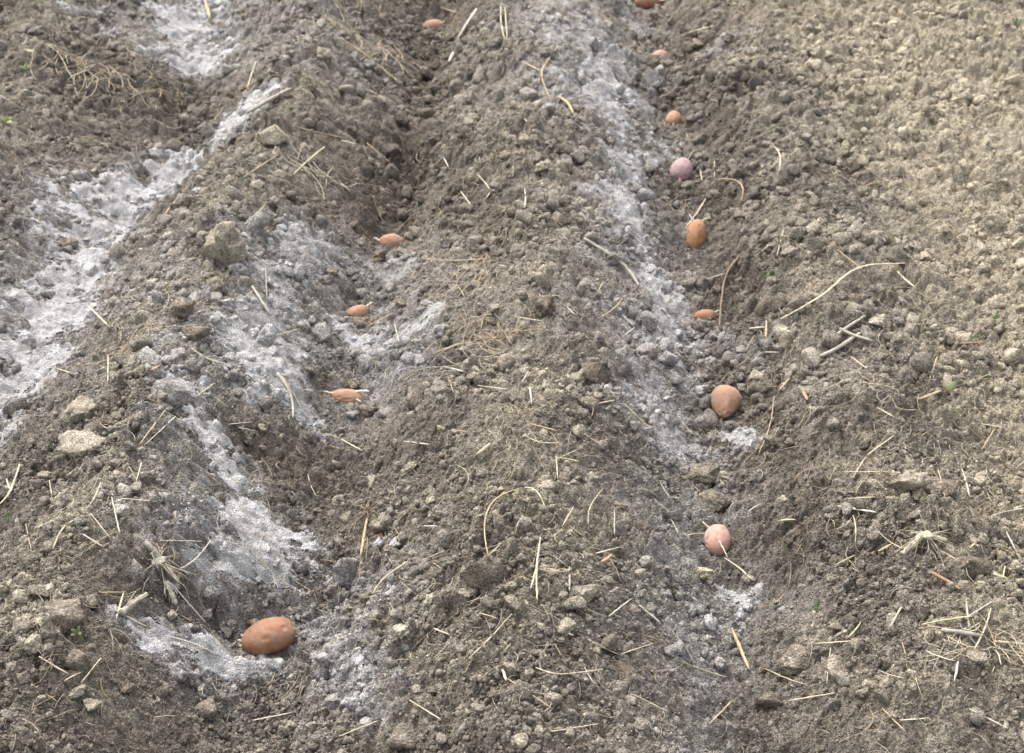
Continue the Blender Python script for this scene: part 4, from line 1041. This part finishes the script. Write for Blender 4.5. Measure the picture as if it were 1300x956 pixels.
def leaf_mesh(base, tip, width, cup=0.25, n=7):
    base, tip = np.array(base), np.array(tip); d = tip - base; L = np.linalg.norm(d); d = d / L
    s = np.cross(d, [0, -0.6, 0.8]); s /= np.linalg.norm(s) + 1e-9; up = np.cross(s, d)
    V = []
    for t in np.linspace(0, 1, n):
        w = width * math.sin(math.pi * min(1, t * 0.93 + 0.05)) ** 0.8
        p = base + d * L * t + up * (0.15 * L * t * t)
        V += [p - s * w + up * cup * w, p - up * 0.0, p + s * w + up * cup * w]
        V += [p - s * w + up * (cup * w - 0.0005), p - up * 0.0005, p + s * w + up * (cup * w - 0.0005)]
    F = []
    for i in range(n - 1):
        a, b = i * 6, (i + 1) * 6
        F += [(a, a + 1, b + 1), (a, b + 1, b), (a + 1, a + 2, b + 2), (a + 1, b + 2, b + 1)]
        F += [(a + 4, a + 3, b + 4), (a + 3, b + 3, b + 4), (a + 5, a + 4, b + 5), (a + 4, b + 4, b + 5)]
        F += [(a, b, b + 3), (a, b + 3, a + 3), (a + 2, a + 5, b + 5), (a + 2, b + 5, b + 2)]
    return np.array(V), np.array(F)
def weed(u, v, lab, leaves, mat, stem=None, name='seedling'):
    c = pt(u, v); s = FPX / ((c - CAM) @ FW)
    root = empty(name, c); tag(root, lab, 'seedling', 'small weeds in the soil'); used_labels.add(lab)
    if stem:
        P = np.array([[a / s, 0.0, b / s] for a, b in spline(stem, 10)])
        V, F = tube(P, 1.5 / s, 6); mesh_np('stem', V, F, M_SPROUTW, root)
    for (x0, z0, x1, z1, y1, w) in leaves:
        V, F = leaf_mesh((x0 / s, 0, z0 / s), (0.85 * x1 / s, y1 / s, 0.85 * z1 / s), 0.62 * w / s, n=11); mesh_np('leaf', V, F, mat, root)
weed(1030, 797, 'green seedling with one upright leaf on a white stem', [(1, 26, 7, 54, 4, 4.5), (2, 30, 4, 44, -4, 3.5)], M_GREEN, [(2, 0), (3, 12), (1, 28)])
weed(98, 804, 'yellow weed with tiny frilled leaves beside brown clods', [(0, 2, -8, 12, -3, 4), (0, 2, 6, 14, 2, 4), (0, 2, 9, 4, -6, 4), (0, 2, -7, 3, -8, 4), (0, 2, 1, 9, -9, 3)], M_YGREEN)
weed(1205, 496, 'broad pale green leaf beside a thick tan straw on dry soil', [(0, 0, 10, 14, 4, 7), (0, 0, -14, 10, 0, 3.5)], M_YGREEN)
weed(973, 352, 'tiny bright green leaf on dark soil beside the dark bent twig', [(0, 0, 5, 7, 0, 3.5), (0, 0, -6, 4, -3, 2.5)], M_GREEN)
weed(12, 664, 'thin green grass blades at the edge of the bed', [(0, 0, 2, 26, 2, 1.6), (2, 0, 6, 18, 0, 1.4), (-2, 0, -5, 16, 2, 1.3)], M_GREEN)
weed(1264, 405, 'small green sprig on the dry strip beyond the pale clods', [(0, 0, 6, 8, 2, 3), (0, 0, -6, 6, 0, 3), (0, 0, 1, 10, 3, 2.5)], M_GREEN)
weed(1236, 430, 'two narrow green leaves on the dry strip in front of a sprig', [(0, 0, -10, 6, 0, 3), (0, 0, 5, 10, 2, 2.5)], M_GREEN)
weed(1290, 32, 'far bright green weed at the corner of the dry strip', [(0, 0, 7, 9, 0, 4), (0, 0, -7, 8, 0, 4), (0, 0, 0, 11, 4, 3)], M_GREEN)
weed(1242, 50, 'pale green far weed on the dry strip', [(0, 0, 6, 12, 0, 3), (0, 0, -5, 9, 0, 3)], M_YGREEN)
weed(32, 88, 'pale green moss-like weed on the far ridge', [(0, 0, 9, 5, 2, 4), (0, 0, -9, 5, 0, 4), (0, 0, 2, 8, 4, 4), (0, 0, -3, 6, -6, 4)], M_YGREEN)
weed(8, 155, 'yellow-green weed on the far ridge edge', [(0, 0, 10, 7, 2, 5), (0, 0, -8, 6, 0, 5), (0, 0, 2, 9, 4, 4), (0, 0, 12, 2, -6, 4)], M_YGREEN)

# ------------------------------------------------------------------ light: high thin overcast
SUN_EL, SUN_AZ = math.radians(58), math.radians(-35)      # azimuth measured from +Y (away from the camera) towards +X
w = bpy.data.worlds.new('World'); sc.world = w; w.use_nodes = True
nt = w.node_tree; bg = nt.nodes['Background']
sky = nt.nodes.new('ShaderNodeTexSky'); sky.sky_type = 'NISHITA'; sky.sun_disc = False
sky.sun_elevation = SUN_EL; sky.sun_rotation = SUN_AZ
sky.air_density = 1.0; sky.dust_density = 4.0; sky.ozone_density = 1.0
hs = nt.nodes.new('ShaderNodeHueSaturation'); hs.inputs['Saturation'].default_value = 0.35      # cloud cover greys the sky
nt.links.new(sky.outputs[0], hs.inputs['Color']); nt.links.new(hs.outputs[0], bg.inputs['Color'])
bg.inputs['Strength'].default_value = 0.12
sl = bpy.data.lights.new('sun', 'SUN'); sl.energy = 0.9; sl.angle = math.radians(75); sl.color = (1.0, 0.965, 0.915)
so = bpy.data.objects.new('sun', sl); COL.objects.link(so)
dirv = Vector((math.sin(SUN_AZ) * math.cos(SUN_EL), math.cos(SUN_AZ) * math.cos(SUN_EL), math.sin(SUN_EL)))
so.rotation_euler = dirv.to_track_quat('Z', 'Y').to_euler(); so.location = dirv * 20

cd = bpy.data.cameras.new('camera'); co = bpy.data.objects.new('camera', cd); COL.objects.link(co)
co.location = CAM; co.rotation_euler = (math.pi / 2 - PITCH, 0, 0)
cd.sensor_width = 36.0; cd.lens = FPX / 1300 * 36.0; cd.shift_y = -(478 - CV) / 1300.0
cd.clip_start = 0.05; cd.clip_end = 2000
cd.dof.use_dof = True; cd.dof.focus_distance = 2.15; cd.dof.aperture_fstop = 10.0
sc.camera = co
sc.render.resolution_x, sc.render.resolution_y = 1024, 753
sc.view_settings.view_transform = 'Standard'; sc.view_settings.look = 'None'
sc.view_settings.exposure = 1.86; sc.view_settings.gamma = 1.0
sc.cycles.max_bounces = 6; sc.cycles.diffuse_bounces = 4
print('straws', ns, n_more, 'clods', n_auto)
